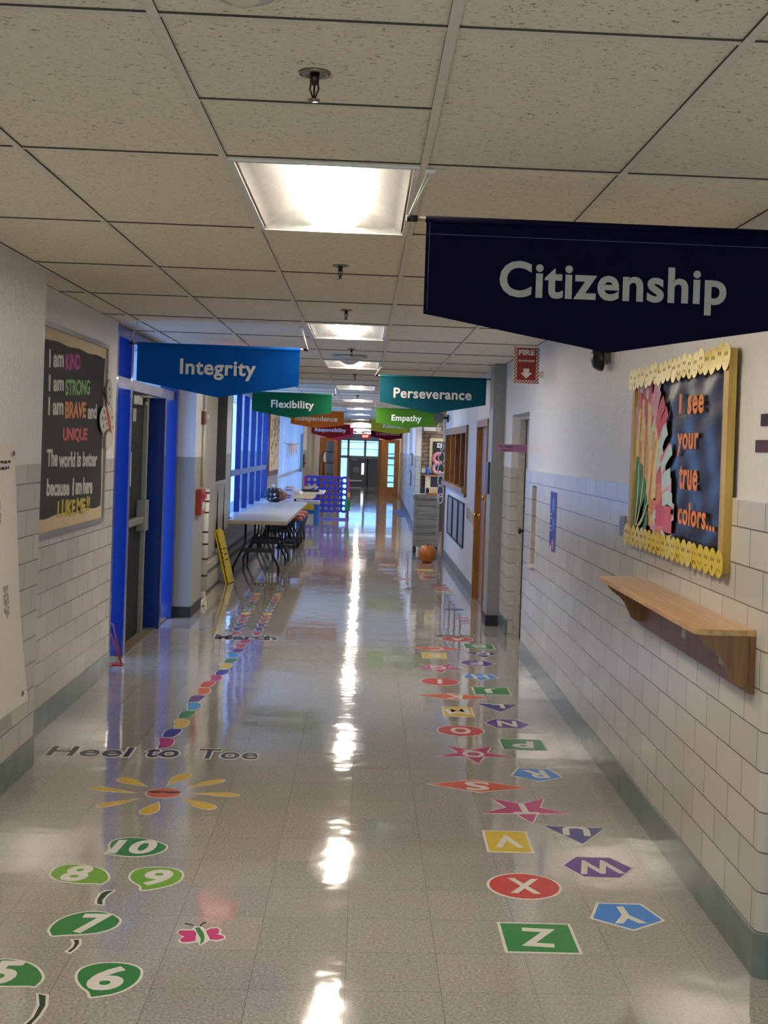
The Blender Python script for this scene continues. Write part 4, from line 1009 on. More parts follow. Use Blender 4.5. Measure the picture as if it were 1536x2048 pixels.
# dark chalkboard and black painted silhouettes
tag(MB().box(-1.858, -1.842, 15.42, 16.7, 1.235, 2.56).build('chalk_board', mat('dark_board', '#33322f', .8, spec=.1), loc=(-1.85, 16.1, 1.235), bevel=.004), 'tall dark grey board on the wall left of the blue window', 'board')
tag(MB().box(-1.86, -1.835, 15.38, 16.74, 1.19, 1.235).build('chalk_tray', mat('pale_tray', '#b0ada6', .4), loc=(-1.85, 16.1, 1.19), bevel=.003), 'pale ledge under the dark grey board', 'tray')
tag(MB().box(-1.86, -1.82, 15.18, 15.32, 1.24, 1.98).build('wall_box', mat('cream_wall_box', '#c7c2b2', .4), loc=(-1.84, 15.25, 1.24), bevel=.006), 'narrow cream wall box beside the dark grey board', 'wall box')
M_SIL = mat('black_cutout_paper', '#1c1a19', .9, spec=.05)
for n, (yc, zt, zb, w, lab) in enumerate(((15.45, 1.06, .28, .30, 'black paper tree silhouette low on the wall, nearest the striped pipe'), (16.02, 1.10, .36, .22, 'black paper tree silhouette behind the yellow wet floor sign'), (16.75, 1.14, .45, .12, 'narrow black paper silhouette nearest the folding table'))):
    pr = [(0, 0), (.9, .05), (1, .22), (.75, .4), (.3, .55), (.22, .75), (.28, .88), (.0, 1), (-.25, .85), (-.2, .7), (-.3, .5), (-.8, .38), (-1, .2), (-.8, .04)]
    tag(MB().prism([(-1.859, yc + a * w / 2, zb + (zt - zb) * b) for a, b in pr], (.004, 0, 0)).build('paper_tree', M_SIL, loc=(-1.857, yc, zb)), lab, 'wall decoration', 'black paper trees')

# folded yellow wet floor sign leaning on the wall
ys = thing('wet_floor_sign', 'folded yellow plastic wet floor sign leaning against the left wall', 'floor sign', (-1.60, 15.4, 0))
M_YEL = mat('yellow_plastic', '#d8be14', .35)
b0, t0 = Vector((-1.60, 15.38, 0)), Vector((-1.765, 15.42, .64))
ax = (t0 - b0).normalized(); wv = Vector((.12, 1, 0)).normalized(); nv = ax.cross(wv)
for s, nm in ((-1, 'front_panel'), (1, 'back_panel')):
    c = (b0 + t0) / 2 + nv * s * .016 + ax * .0
    MB().obox(c, ax * .325, wv * .14, nv * .008).build(nm, M_YEL, ys, bevel=.005)
MB().obox(b0 + (t0 - b0) * 1.0, ax * .02, wv * .05, nv * .026).build('hinge', M_YEL, ys, bevel=.006)
tm = MB()
for k in range(3): tm.obox((b0 + t0) / 2 + nv * (-.0255) + ax * (.10 - k * .07), ax * .007, wv * .08, nv * .0012)
for k in range(6): tm.obox((b0 + t0) / 2 - wv * .1405 + ax * (.16 - k * .055) + nv * -.016, ax * .016, wv * .001, nv * .005)
tm.build('warning_marks', M_BLACK, ys)

# cream poster board between the windows
cp = thing('bulletin_board', 'cream poster board with dark cut-outs in a brown frame, beyond the blue window', 'bulletin board', (-1.85, 25.4, 1.1))
MB().box(-1.86, -1.835, 24.05, 26.75, 1.10, 2.5).build('frame', mat('brown_frame', '#6a4030', .4), cp)
MB().box(-1.835, -1.832, 24.25, 26.6, 1.20, 2.45).build('paper', mat('cream_poster', '#d8c9a8', .7, var=.1, scale=10), cp)
r_ = random.Random(11); bl = MB()
for k in range(46):
    y, z = r_.uniform(24.4, 26.5), r_.uniform(1.28, 2.4); a, b = r_.uniform(.03, .09), r_.uniform(.012, .04)
    bl.prism([(-1.832, y + a * math.cos(t), z + b * math.sin(t) * 1.6) for t in [2 * PI * q / 8 + k for q in range(8)]], (.002, 0, 0))
bl.build('cutouts', mat('poster_ink', '#4a3830', .7), cp)

# garland across the storefront glass
ga = thing('paper_garland', 'pink and cream paper garland strung across the bright window', 'garland', (-1.82, 31, 1.75))
MB().tube([(-1.83, 28.2 + k * .7, 1.78 - .06 * math.sin(PI * k / 9)) for k in range(10)], .008, 6).build('string', mat('garland_string', '#8c8478', .6), ga)
for k in range(16):
    y = 29.6 + k * .27; MB().prism([(-1.828, y, 1.77), (-1.828, y + .2, 1.77), (-1.828, y + .17, 1.42 + .05 * (k % 3)), (-1.828, y + .03, 1.42 + .05 * (k % 3))], (.004, 0, 0)).build('pennant', mat('garland_' + str(k % 3), ['#d9b8ac', '#d8d2c4', '#cfa39a'][k % 3], .7), ga)
tag(MB().box(-1.86, -1.80, 36.2, 36.4, .95, 2.05).build('door_pull_post', mat('grey_steel_post', '#77797c', .4), loc=(-1.83, 36.3, .95)), 'grey upright bar on the bright glazed door', 'door bar')
tag(MB().box(-1.86, -1.82, 37.95, 38.35, 1.05, 1.45).box(-1.82, -1.79, 38.1, 38.2, 1.15, 1.2).build('wall_fixture', mat('rust_fixture', '#6e4a48', .5), loc=(-1.84, 38.1, 1.05)), 'small brown fixture on the far left wall', 'wall fixture')
wd = thing('tall_panel', 'cream tall panelled unit on the far left wall', 'panel', (-1.8, 41.5, 0))
MB().box(-1.858, -1.76, 40.2, 43.8, 0, 2.2).build('body', M_CREAM, wd)
for k in range(3): MB().box(-1.76, -1.748, 40.3 + k * 1.16, 41.35 + k * 1.16, .9, 2.1).build('panel', mat('cream_panel', '#c9c0a6', .5), wd)
for yy, xx, zt, lab in ((40.0, -1.42, 1.44, 'thin black floor pole at the far left, in front of the oak screen'),):
    p_ = thing('floor_pole', lab, 'pole', (xx, yy, 0))
    MB().tube([(xx, yy, .02), (xx, yy, zt)], .018).build('pole', M_BLACK, p_); MB().lathe([(.13, 0), (.13, .015), (.02, .03)], (xx, yy, 0)).build('base', M_BLACK, p_)
p_ = thing('floor_sign', 'black floor stand with a white angled sign at the far left', 'sign stand', (-1.28, 39.5, 0))
MB().tube([(-1.28, 39.5, .02), (-1.28, 39.5, 1.2), (-1.32, 39.5, 1.38), (-1.28, 39.5, 1.55), (-1.22, 39.5, 1.56)], .02).build('pole', M_BLACK, p_)
MB().prism([(-1.29, 39.48, 1.22), (-1.21, 39.48, 1.22), (-1.23, 39.48, 1.53), (-1.27, 39.48, 1.53), (-1.305, 39.48, 1.38)], (0, .012, 0)).build('sign', mat('sign_white', '#d8d6d2', .5), p_)
MB().lathe([(.14, 0), (.14, .015), (.02, .03)], (-1.28, 39.5, 0)).build('base', M_BLACK, p_)
# ================================================================ RIGHT WALL
# corridor flag signs
fs_ = thing('fire_extinguisher_sign', 'red and white striped fire extinguisher sign with a down arrow', 'sign', (1.25, 9.65, 2.26))
x0, x1, z0, z1, Yf = 1.136, 1.338, 2.262, 2.552, 9.65
MB().box(x0, x1, Yf, Yf + .004, z0, z1).box(x1, x1 + .034, Yf, Yf + .004, z0 + .05, z0 + .1).build('plate', mat('sign_ivory', '#d8cfc4', .4), fs_)
M_SR = mat('sign_red', '#8d1f1d', .4)
MB().box(x0 + .026, x1 - .026, Yf - .001, Yf, z0 + .028, z1 - .012).build('red_field', M_SR, fs_)
sb = MB(); st = .0225
def clip_stripe(xa, xb, za, zb):
    k = -40
    for k in range(-30, 40):
        b = k * st * 1.0
        # stripe between lines x - z*0.8 = b .. b + st/2 clipped to the strip
        n = 4; poly = [(xa, za), (xb, za), (xb, zb), (xa, zb)]
        for sgn, lim in ((1, b), (-1, -(b + st * .5))):
            out = []
            for i in range(len(poly)):
                p, q = poly[i], poly[(i + 1) % len(poly)]
                f = lambda v: sgn * ((v[0] - x0) - (v[1] - z0) * .8) - lim
                a, c = f(p), f(q)
                if a >= 0: out.append(p)
                if a * c < 0: t = a / (a - c); out.append((p[0] + (q[0] - p[0]) * t, p[1] + (q[1] - p[1]) * t))
            poly = out
            if len(poly) < 3: break
        if len(poly) >= 3: sb.prism([(x, Yf - .001, z) for x, z in poly], (0, .001, 0))
clip_stripe(x0 + .003, x0 + .024, z0 + .003, z1 - .003); clip_stripe(x1 - .024, x1 - .003, z0 + .003, z1 - .003); clip_stripe(x0 + .024, x1 - .024, z0 + .003, z0 + .026)
sb.build('stripes', M_SR, fs_)
M_SI = mat('sign_letter_ivory', '#dcd4c8', .4); cx = (x0 + x1) / 2
text('lettering', 'FIRE', M_SI, fs_, (cx, Yf - .002, z1 - .047), (1, 0, 0), (0, 0, 1), w=.128, h=.043, bold=.045)
text('lettering', 'EXTINGUISHER', M_SI, fs_, (cx, Yf - .002, z1 - .112), (1, 0, 0), (0, 0, 1), w=.126, h=.016, bold=.03)
MB().prism([(cx - .022, Yf - .002, z0 + .118), (cx + .022, Yf - .002, z0 + .118), (cx + .022, Yf - .002, z0 + .085), (cx + .045, Yf - .002, z0 + .085), (cx, Yf - .002, z0 + .040), (cx - .045, Yf - .002, z0 + .085), (cx - .022, Yf - .002, z0 + .085)], (0, .001, 0)).build('arrow', M_SI, fs_)
ns = thing('room_name_sign', 'small mauve flag sign with two lines of print beside the cream door frame', 'sign', (1.23, 10.5, 1.73))
MB().box(1.112, 1.375, 10.5, 10.504, 1.728, 1.792).build('plate', mat('mauve_sign', '#8d5a80', .5), ns)
for z, w, b in ((1.770, .12, 'Mrs. Maggie'), (1.744, .08, 'Room 10')): text('lettering', b, mat('mauve_print', '#43244a', .6), ns, (1.20, 10.498, z), (1, 0, 0), (0, 0, 1), w=w, h=.016, bold=.02)

# tag hanging out of the extinguisher niche, ledge at its foot
tag(MB().prism([(1.365, 9.83, 1.165), (1.40, 9.835, 1.15), (1.375, 9.82, 1.03), (1.335, 9.815, 1.045)], (0, -.003, 0)).build('paper_tag', mat('tag_paper', '#d2d0cc', .6), loc=(1.35, 9.85, 1.03)), 'white paper tag sticking out of the wall niche', 'tag')
ex = thing('fire_extinguisher', 'fire extinguisher standing inside the tiled wall niche', 'fire extinguisher', (1.46, 9.79, .82))
MB().lathe([(.048, .833), (.05, .84), (.05, 1.15), (.04, 1.19), (.016, 1.21), (.016, 1.24), (0, 1.24)], (1.46, 9.79, 0), seg=16).build('cylinder', mat('extinguisher_red', '#9b1f1a', .3), ex)
MB().box(1.41, 1.49, 9.78, 9.80, 1.235, 1.26).build('handle', M_BLACK, ex)
tag(MB().box(1.33, 1.53, 9.705, 9.945, .82, .832).build('niche_ledge', mat('ledge_white', '#cfccc2', .4), loc=(1.4, 9.8, .82)), 'white sill at the foot of the wall niche', 'sill')

# blue strip poster
po = thing('wall_poster', 'tall narrow blue poster with pale figures on the tiled wall', 'poster', (XR, 8.8, 1.03))
MB().box(XR - .002, XR, 8.665, 8.95, 1.03, 1.452).build('sheet', mat('poster_blue', '#34389a', .5, var=.2, scale=12), po)
for k, (z, y, a, b, h) in enumerate(((1.36, 8.80, .05, .055, '#5c86d8'), (1.22, 8.77, .045, .05, '#4f78cc'), (1.08, 8.78, .05, .04, '#c8745a'), (1.05, 8.88, .03, .02, '#c9cbe0'))):
    MB().prism([(XR - .003, y + a * math.cos(t), z + b * math.sin(t)) for t in [2 * PI * q / 14 for q in range(14)]], (.001, 0, 0)).build('figure', mat('poster_fig' + str(k), h, .5), po)
for z in (1.285, 1.255, 1.20, 1.17): MB().box(XR - .003, XR - .002, 8.86, 8.93, z, z + .012).build('print', mat('poster_print', '#a9aed6', .5), po)
tag(MB().box(XR - .012, XR, 6.35, 6.47, 1.31, 1.415).build('switch_plate', mat('steel_plate', '#85827d', .35, metal=.6), loc=(XR, 6.41, 1.31), bevel=.003), 'small steel wall plate beside the yellow-framed board', 'wall plate')
bell = thing('alarm_bell', 'dark grey alarm bell on the wall under the Citizenship banner', 'bell', (1.35, 7.1, 2.28))
MB().lathe([(.0, .085), (.03, .083), (.06, .07), (.075, .045), (.08, .02), (.078, .018), (.0, .018)], (XR + .005, 7.08, 2.285), (-1, 0, 0), 28).build('gong', mat('dark_bell_metal', '#33312f', .3, metal=.7), bell)
MB().box(XR - .02, XR + .016, 6.98, 7.12, 2.25, 2.33).build('back_box', mat('bell_box', '#5c5852', .5), bell)
for z, y, hx, lab in ((1.866, 4.262, '#2d1822', 'dark plum paper strip at the right edge, upper of two'), (1.776, 4.312, '#4c2a42', 'plum purple paper strip at the right edge, lower of two')):
    tag(MB().box(XR + .011, XR + .016, 4.10, y, z - .021, z + .021).build('paper_strip', mat('strip' + hx, hx, .6), loc=(XR, 4.2, z)), lab, 'paper strip')

# I see your true colors board
XF = 1.334
tb = thing('bulletin_board', 'yellow-framed board reading I see your true colors, with a paper collage and smiley border', 'bulletin board', (1.34, 5.35, 1.3))
M_BF = wood_material('honey_wood_frame', '#a8832e', '#c9a750', 2, .35, .6)
ya, yb, za, zb = 4.52, 6.17, 1.305, 2.135
MB().box(XF - .006, XR, ya, ya + .065, za, zb).build('frame_rail', M_BF, tb); MB().box(XF - .006, XR, yb - .05, yb, za, zb).build('frame_rail', M_BF, tb)
MB().box(XF - .006, XR, ya + .065, yb - .05, za, za + .05).build('frame_rail', M_BF, tb); MB().box(XF - .006, XR, ya + .065, yb - .05, zb - .05, zb).build('frame_rail', M_BF, tb)
pm = mat('black_shiny_paper', '#17181d', .26, spec=.5)
pb_ = MB(); ny, nz = 40, 24; vs = []
for j in range(nz + 1):
    for i in range(ny + 1):
        y, z = ya + .06 + (yb - ya - .105) * i / ny, za + .05 + (zb - za - .1) * j / nz
        vs.append((XF + .014 + .004 * math.sin(y * 21 + math.sin(z * 9) * 1.5) * (.3 + .7 * (j / nz)) + .002 * math.sin(z * 40 + y * 13), y, z))
pb_.add(vs, [(j * (ny + 1) + i, j * (ny + 1) + i + 1, (j + 1) * (ny + 1) + i + 1, (j + 1) * (ny + 1) + i) for j in range(nz) for i in range(ny)], 0, True)
pb_.build('black_paper', pm, tb, clean=False)
MB().box(XF + .022, XR, ya + .06, yb - .045, za + .045, zb - .045).build('panel', mat('cork_panel', '#4a3a28', .8), tb)
def z7(px, py): return wx(1240 + px / 6.4, 680 + py / 6.4, XF)
def z8(px, py): return wx(1240 + px / 6.4, 900 + py / 6.4, XF)
M_OR = mat('orange_letters', '#e0823f', .5)
for f, body, xa, xb, t, b in ((z7, 'I', 745, 775, 690, 945), (z7, 'see', 853, 1055, 700, 945), (z7, 'your', 720, 985, 1190, 1490), (z8, 'true', 742, 975, 190, 515), (z8, 'colors...', 727, 1198, 690, 1000)):
    ym = (t + b) / 2; A, B = f(xa, ym), f(xb, ym); T, Bt = f((xa + xb) / 2, t), f((xa + xb) / 2, b)
    text('lettering', body, M_OR, tb, (XF + .006, (A.y + B.y) / 2, (T.z + Bt.z) / 2), (0, -1, 0), (0, 0, 1), w=A.y - B.y, h=T.z - Bt.z, bold=.026, thick=.002, spacing=1.12)
# paper strip collage, fanning out from the green corner
r_ = random.Random(5); O = Vector((6.08, 1.40))
PAL = ['#c9667f', '#c98f9e', '#d0a2b6', '#b9d2da', '#d2825c', '#d9c48c', '#d6cf9a', '#cf7f78', '#c7587a', '#a9c4cc']
def strip(y, z, ang, l, w, hx, x, nm='paper_strip', curve=0):
    d = Vector((math.cos(ang), math.sin(ang))); n_ = Vector((-d.y, d.x)); a, b = [], []
    for k in range(5):
        t = k / 4; c = Vector((y, z)) + d * (l * t) + n_ * curve * math.sin(PI * t)
        wv = w * (1 if nm == 'paper_strip' else (.35 + .65 * math.sin(PI * min(1, t * .8 + .12))))
        a.append(c + n_ * wv / 2); b.append(c - n_ * wv / 2)
    MB().prism([(x, max(min(p.x, yb - .05), ya + .07), max(min(p.y, zb - .05), za + .05)) for p in a + b[::-1]], (.002, 0, 0)).build(nm, mat('collage' + hx, hx, .7, var=.12, scale=20), tb, clean=False)
AR = math.pi
for ring, (rad, n, l, w, cols) in enumerate(((.58, 22, .17, .055, ['#c7587a', '#d0a2b6', '#c9667f', '#b9d2da']), (.46, 20, .17, .055, ['#b9d2da', '#c98f9e', '#cf7f78', '#c7587a']), (.35, 18, .16, .05, ['#d2825c', '#d0a2b6', '#cf7f78', '#d9c48c']), (.22, 14, .17, .055, ['#d9c48c', '#d6cf9a', '#d2a06c']), (.08, 8, .18, .06, ['#d6cf9a', '#d9c48c', '#cfc98c']))):
    for k in range(n):
        a = AR * .5 + AR * .56 * (k + r_.uniform(-.3, .3)) / n          # from straight up round towards the lettering (-Y) and down
        sy, sz = math.cos(a), math.sin(a)
        rr = rad * (1 + .0 * k)
        y, z = O.x + rr * sy * 1.0, O.y + .05 + rr * sz * 1.02
        if y < 5.30: y = 5.30 + r_.uniform(0, .05)
        strip(y, z, a + r_.uniform(-.15, .15), l * r_.uniform(.85, 1.2), w * r_.uniform(1.0, 1.4), r_.choice(cols), XF + .004 - .0012 * (4 - ring) * 0 + .0016 * (ring - 2) + r_.uniform(-.0006, .0006), 'paper_strip', r_.uniform(-.02, .02))
for k in range(9): strip(5.62 - .04 * (k % 3) + .05 * (k % 2), 1.40 + .018 * k, AR * (.9 + .02 * k), .24, .05, ['#b9d2da', '#c9667f', '#d0a2b6'][k % 3], XF + .003, 'paper_strip')
for k, (a, l) in enumerate(((1.65, .34), (1.9, .32), (2.2, .28), (2.5, .24), (2.85, .2))): strip(6.05 - .02 * k, 1.385, a, l, .10, '#3f8063', XF - .002, 'green_leaf', .02)
for k, (a, l) in enumerate(((1.75, .3), (2.05, .27), (2.6, .22))): strip(6.03 - .03 * k, 1.39, a, l, .022, '#b9c79a', XF - .0045, 'green_leaf', .02)
for k in range(18):
    strip(5.66 + .024 * k + r_.uniform(-.02, .02) if k < 16 else 5.8, r_.uniform(1.50, 1.78), AR * .5 + r_.uniform(-.12, .35), r_.uniform(.2, .3), .05, ['#d9c48c', '#d6cf9a', '#d9c48c', '#d2a06c', '#cf8a70'][k % 5], XF + .0005 + r_.uniform(0, .001), 'paper_strip', r_.uniform(-.02, .02))
# smiley border
M_SM = mat('smiley_yellow', '#d8be1c', .3); M_SMD = mat('smiley_ink', '#3a2c10', .5)
def smiley(y, z, face, tilt):
    b = MB(); n = 18; R = .052
    b.prism([(XF - .008 + tilt * math.sin(t), y + R * math.cos(t), z + R * math.sin(t) * 1.02) for t in [2 * PI * q / n for q in range(n)]], (-.0015, 0, 0), 0)
    xx = XF - .0098
    for s in (-1, 1): b.prism([(xx, y + s * .013 + .004 * math.cos(t), z + .011 + .008 * math.sin(t)) for t in [2 * PI * q / 8 for q in range(8)]], (-.0006, 0, 0), 1)
    if face == 0: b.tube([(xx, y + .022 * math.cos(t), z - .012 + .016 * math.sin(t)) for t in [PI + PI * q / 8 for q in range(9)]], .0014, 4, 1)
    elif face == 1: b.tube([(xx, y + .02 * math.cos(t), z - .032 + .014 * math.sin(t)) for t in [PI * q / 8 for q in range(9)]], .0014, 4, 1)
    elif face == 2: b.prism([(xx, y + .008 * math.cos(t), z - .02 + .010 * math.sin(t)) for t in [2 * PI * q / 8 for q in range(8)]], (-.0006, 0, 0), 1)
    else: b.tube([(xx, y - .016, z - .02), (xx, y + .016, z - .02)], .0014, 4, 1)
    b.build('smiley_face', [M_SM, M_SMD], tb, clean=False)
ys_ = [ya + .035 + k * .0865 for k in range(20)]
for i, y in enumerate(ys_):
    smiley(y, zb - .028 + .006 * math.sin(i * 2), i * 7 % 4, r_.uniform(0, .006)); smiley(y, za + .032, (i * 5 + 1) % 4, r_.uniform(-.004, .004))

# coat shelf
sh_ = thing('wall_shelf', 'oak wall shelf with curved brackets and a row of coat hooks on the tiled wall', 'shelf', (1.35, 5.1, .93))
M_SH = wood_material('shelf_oak', '#a97f4a', '#c89f66', 1, .3); M_SHV = wood_material('shelf_oak_dark', '#6b471e', '#8a5f2c', 2, .35)
ya, yb = 4.19, 5.97
top = [(XR, ya), (XR, yb), (1.165, yb), (1.150, yb - .02), (1.148, ya + .05), (1.152, ya + .02), (1.165, ya + .004), (1.19, ya)]
MB().prism([(x, y, 1.122) for x, y in top], (0, 0, .022)).build('top', M_SH, sh_, bevel=.003)
MB().box(XR - .02, XR, ya + .0, yb - .03, .925, 1.122).build('back_board', M_SHV, sh_)
br = [(XR - .02, 1.122), (1.165, 1.122), (1.17, 1.108), (1.19, 1.085), (1.225, 1.062), (1.25, 1.035), (1.268, 1.0), (1.285, .965), (1.31, .948), (XR - .02, .945)]
for y in (ya + .01, yb - .14): MB().prism([(x, y, z) for x, z in br], (0, .022, 0)).build('bracket', M_SHV, sh_)
for k in range(5):
    y = 4.68 + k * .22; h = MB()
    h.box(XR - .026, XR - .02, y - .012, y + .012, 1.06, 1.10); h.tube([(XR - .024, y, 1.085), (XR - .06, y, 1.075), (XR - .078, y, 1.085), (XR - .085, y, 1.105)], .005, 8); h.tube([(XR - .024, y, 1.065), (XR - .045, y, 1.045), (XR - .06, y, 1.05), (XR - .062, y, 1.065)], .005, 8)
    h.build('coat_hook', mat('hook_metal', '#8b8478', .3, metal=.8), sh_)
MB().box(XR - .0215, XR - .02, 5.03, 5.09, .985, 1.05).box(XR - .0215, XR - .02, 4.50, 4.55, .97, 1.0).build('tape_piece', mat('white_tape', '#c2beb6', .5), sh_)

# three framed prints under the wooden window
for n, (y0, y1) in enumerate(((18.24, 19.2), (17.15, 18.1), (16.15, 17.05))):
    f_ = thing('picture_frame', f'thin black framed print under the wooden window, {["farthest", "middle", "nearest"][n]} of three', 'picture', (XM, (y0 + y1) / 2, .45), 'framed prints below the wooden window')
    g = MB(); g.box(XM - .02, XM, y0, y0 + .03, .45, 1.04); g.box(XM - .02, XM, y1 - .03, y1, .45, 1.04); g.box(XM - .02, XM, y0 + .03, y1 - .03, .45, .475); g.box(XM - .02, XM, y0 + .03, y1 - .03, 1.015, 1.04)
    g.build('frame', M_BLACK, f_); MB().box(XM - .008, XM, y0 + .03, y1 - .03, .475, 1.015).build('print', mat('grey_print', '#8f8f98', .3, var=.15, scale=4), f_)
# child's drawing strips by the wooden door
for k, hx in enumerate(('#c98a8a', '#c9b06a', '#8fae8a', '#b06a6a')):
    tag(MB().box(XM - .003, XM, 14.75 + k * .27, 14.95 + k * .27, .83 + .012 * k, .98 + .01 * k).build('paper_scrap', mat('scrap' + hx, hx, .6), loc=(XM, 14.85 + k * .27, .85)), ['rose', 'ochre', 'green', 'brick red'][k] + ' paper scrap on the white wall left of the wooden door', 'paper scrap', 'paper scraps beside the wooden door')
tag(MB().box(1.235, 1.256, 12.35, 12.55, 1.30, 1.62).build('wall_plate', mat('dark_plate', '#2b2b2d', .4), loc=(1.25, 12.45, 1.3)), 'narrow dark plate on the grey pillar', 'wall plate')

# emergency light on its arm at the end of the white wall
el = thing('emergency_lamp', 'round emergency spotlight on a short arm below the Perseverance banner', 'lamp', (1.15, 19.6, 2.22))
MB().lathe([(.0, .06), (.05, .055), (.075, .02), (.08, 0), (.085, -.01), (.078, -.012)], (1.15, 19.6, 2.232), (0, 1, 0), 24).build('housing', mat('lamp_grey', '#5b5a58', .35), el)
MB().lathe([(.0, -.012), (.045, -.010), (.076, -.004)], (1.15, 19.6, 2.232), (0, 1, 0), 24).build('lens', mat('clear_lamp_lens', '#e2e2e0', .3), el)
MB().tube([(1.15, 19.65, 2.232), (1.26, 19.75, 2.235), (XM, 19.9, 2.237)], .02).build('arm', M_BLACK, el)
MB().box(XM - .03, XM, 19.8, 20.1, 2.17, 2.29).build('mount', mat('lamp_mount', '#4a4946', .4), el)
# white ring chain hanging down the wall end
wc = thing('ring_garland', 'white paper ring chain hanging down beside the grey podium', 'garland', (1.27, 20.35, .85))
cur = [(wy(888, y, 20.35).x - .0, 20.34, wy(888, y, 20.35).z) for y in (838, 885)]
MB().tube(cur, .014).build('rope', mat('garland_white', '#d3d3d8', .5), wc)
for z, r in ((1.78, .05), (1.60, .085), (1.40, .09), (1.22, .08), (1.05, .085), (.93, .07)):
    MB().tube([(1.262 + r * .62 * math.cos(t), 20.34 + r * .5 * math.cos(t), z + r * math.sin(t) * 1.15) for t in [2 * PI * q / 20 for q in range(20)]], .0085, 8, closed=True).build('ring', mat('garland_white', '#d3d3d8', .5), wc)

# grey podium cart
pd = thing('podium', 'weathered grey wooden podium on casters in front of the brick wall', 'podium', (1.06, 20.75, 0))
M_PW = wood_material('weathered_grey_wood', '#6f6b63', '#9a958b', 0, .6, .5)
x0, x1, y0, y1 = .855, 1.27, 20.6, 21.1
MB().box(x0 - .02, x1 + .01, y0 - .02, y1 + .02, .905, .965).build('top', M_PW, pd, bevel=.004)
for a, b in ((x0, x0 + .05), (x1 - .05, x1)): MB().box(a, b, y0, y0 + .05, .11, .905).build('stile', M_PW, pd)
MB().box(x0 + .05, x1 - .05, y0 + .012, y0 + .03, .11, .905).build('front_panel', M_PW, pd)
for z in (.33, .56, .78): MB().box(x0 + .05, x1 - .05, y0 + .006, y0 + .012, z, z + .008).build('groove', mat('dark_groove', '#4b4842', .7), pd)
MB().box(x0, x1, y0 + .05, y1, .11, .905).build('body', M_PW, pd)
for x in (x0 + .03, x1 - .03):
    for y in (y0 + .05, y1 - .05):
        MB().lathe([(.0, -.02), (.052, -.02), (.055, -.015), (.055, .015), (.052, .02), (0, .02)], (x, y, .055), (1, 0, 0), 18).build('caster', M_BLACK, pd)
# things on the podium
tag(MB().lathe([(0, .965), (.10, .968), (.12, .985), (.115, .985), (.0, .972)], (.95, 20.75, 0)).build('plate', mat('white_plate_china', '#dcd8d2', .3), loc=(.95, 20.75, .965)), 'white plate at the left end of the podium top', 'plate')
tag(MB().box(1.08, 1.24, 20.66, 20.82, .965, 1.0).build('book', mat('orange_book', '#b9742c', .5), loc=(1.16, 20.74, .965)), 'orange book lying on the podium top', 'book')
tag(MB().box(1.12, 1.25, 20.86, 21.0, .965, 1.09).build('tissue_box', mat('cream_box', '#d8c79a', .5), loc=(1.18, 20.93, .965), bevel=.005), 'cream and yellow box on the podium top', 'box')
tag(MB().lathe([(.03, .965), (.032, .97), (.032, 1.05), (.012, 1.07), (.012, 1.09), (0, 1.09)], (.985, 20.95, 0), seg=14).build('bottle', mat('black_bottle', '#1d1a22', .3), loc=(.985, 20.95, .965)), 'small black bottle standing on the podium', 'bottle')
tag(MB().lathe([(.028, .965), (.03, .97), (.03, 1.06), (.015, 1.08), (0, 1.085)], (1.08, 20.96, 0), seg=14).build('bottle', mat('dark_violet_bottle', '#2a2240', .3), loc=(1.08, 20.96, .965)), 'dark violet bottle on the podium behind the book', 'bottle')
# pumpkin on the floor
pk = thing('pumpkin', 'large orange pumpkin on the floor in front of the podium', 'pumpkin', (1.01, 18.95, 0))
fl_ = lambda t: 1 - .035 * abs(math.sin(t * 6)) ** .6 * 0 - .03 * (1 - abs(math.cos(t * 6)))
MB().lathe([(0, .012), (.06, 0), (.105, .03), (.136, .09), (.142, .15), (.128, .21), (.09, .25), (.04, .262), (.012, .255), (0, .25)], (1.01, 18.95, 0), seg=72, flute=fl_).build('body', mat('pumpkin_orange', '#b96a28', .45, var=.18, scale=9), pk)
MB().tube([(1.01, 18.95, .25), (1.012, 18.95, .275), (1.022, 18.95, .29)], [.016, .011, .012], 8).build('stem', mat('pumpkin_stem', '#4a4028', .7), pk)

# brick wall display
bbd = thing('bulletin_board', 'black board with pink curled paper letters in a cream frame on the brick wall', 'bulletin board', (1.75, 26.3, 1.1))
xa = wy(858, 940, 26.3).x; zt = wy(862, 876, 26.3).z; zb_ = 1.23
MB().box(xa, xa + 1.5, 26.31, 26.35, zb_, zt).build('frame', mat('cream_board_frame', '#b9b590', .5), bbd)
MB().box(xa + .06, xa + 1.44, 26.305, 26.31, zb_ + .03, zt - .07).build('black_paper', mat('black_board', '#18161c', .6), bbd)
for (px, py), cols in (((877, 917), 0), ((876, 937), 1)):
    c = wy(px, py, 26.29); MB().tube([(c.x + .10 * math.cos(t), 26.285, c.z + .10 * math.sin(t)) for t in [PI * .35 + PI * 1.4 * q / 14 for q in range(15)]], .04, 10).build('paper_curl', mat('pink_curl' + str(cols), ['#c07a8c', '#b890a4'][cols], .6, var=.3, scale=18), bbd)
c = wy(879, 891, 26.29); MB().box(c.x - .05, c.x + .05, 26.295, 26.305, c.z - .05, c.z + .05).build('letter_card', mat('letter_card', '#d8d6d8', .5), bbd, bevel=.01)
text('lettering', 'W', M_BLACK, bbd, (c.x, 26.294, c.z), (1, 0, 0), (0, 0, 1), w=.06, h=.06, bold=.04)
sw = wy(848, 941, 26.34); tag(MB().box(sw.x - .045, sw.x + .045, 26.34, 26.35, sw.z - .05, sw.z + .05).build('light_switch', mat('switch_white', '#cfcfd2', .4), loc=(sw.x, 26.34, sw.z)), 'white switch plate on the brick wall', 'switch')
lg = wy(862, 950, 26.2); le = thing('wall_ledge', 'narrow wooden ledge with cream post in front of the brick wall', 'shelf', (lg.x, 26.2, lg.z))
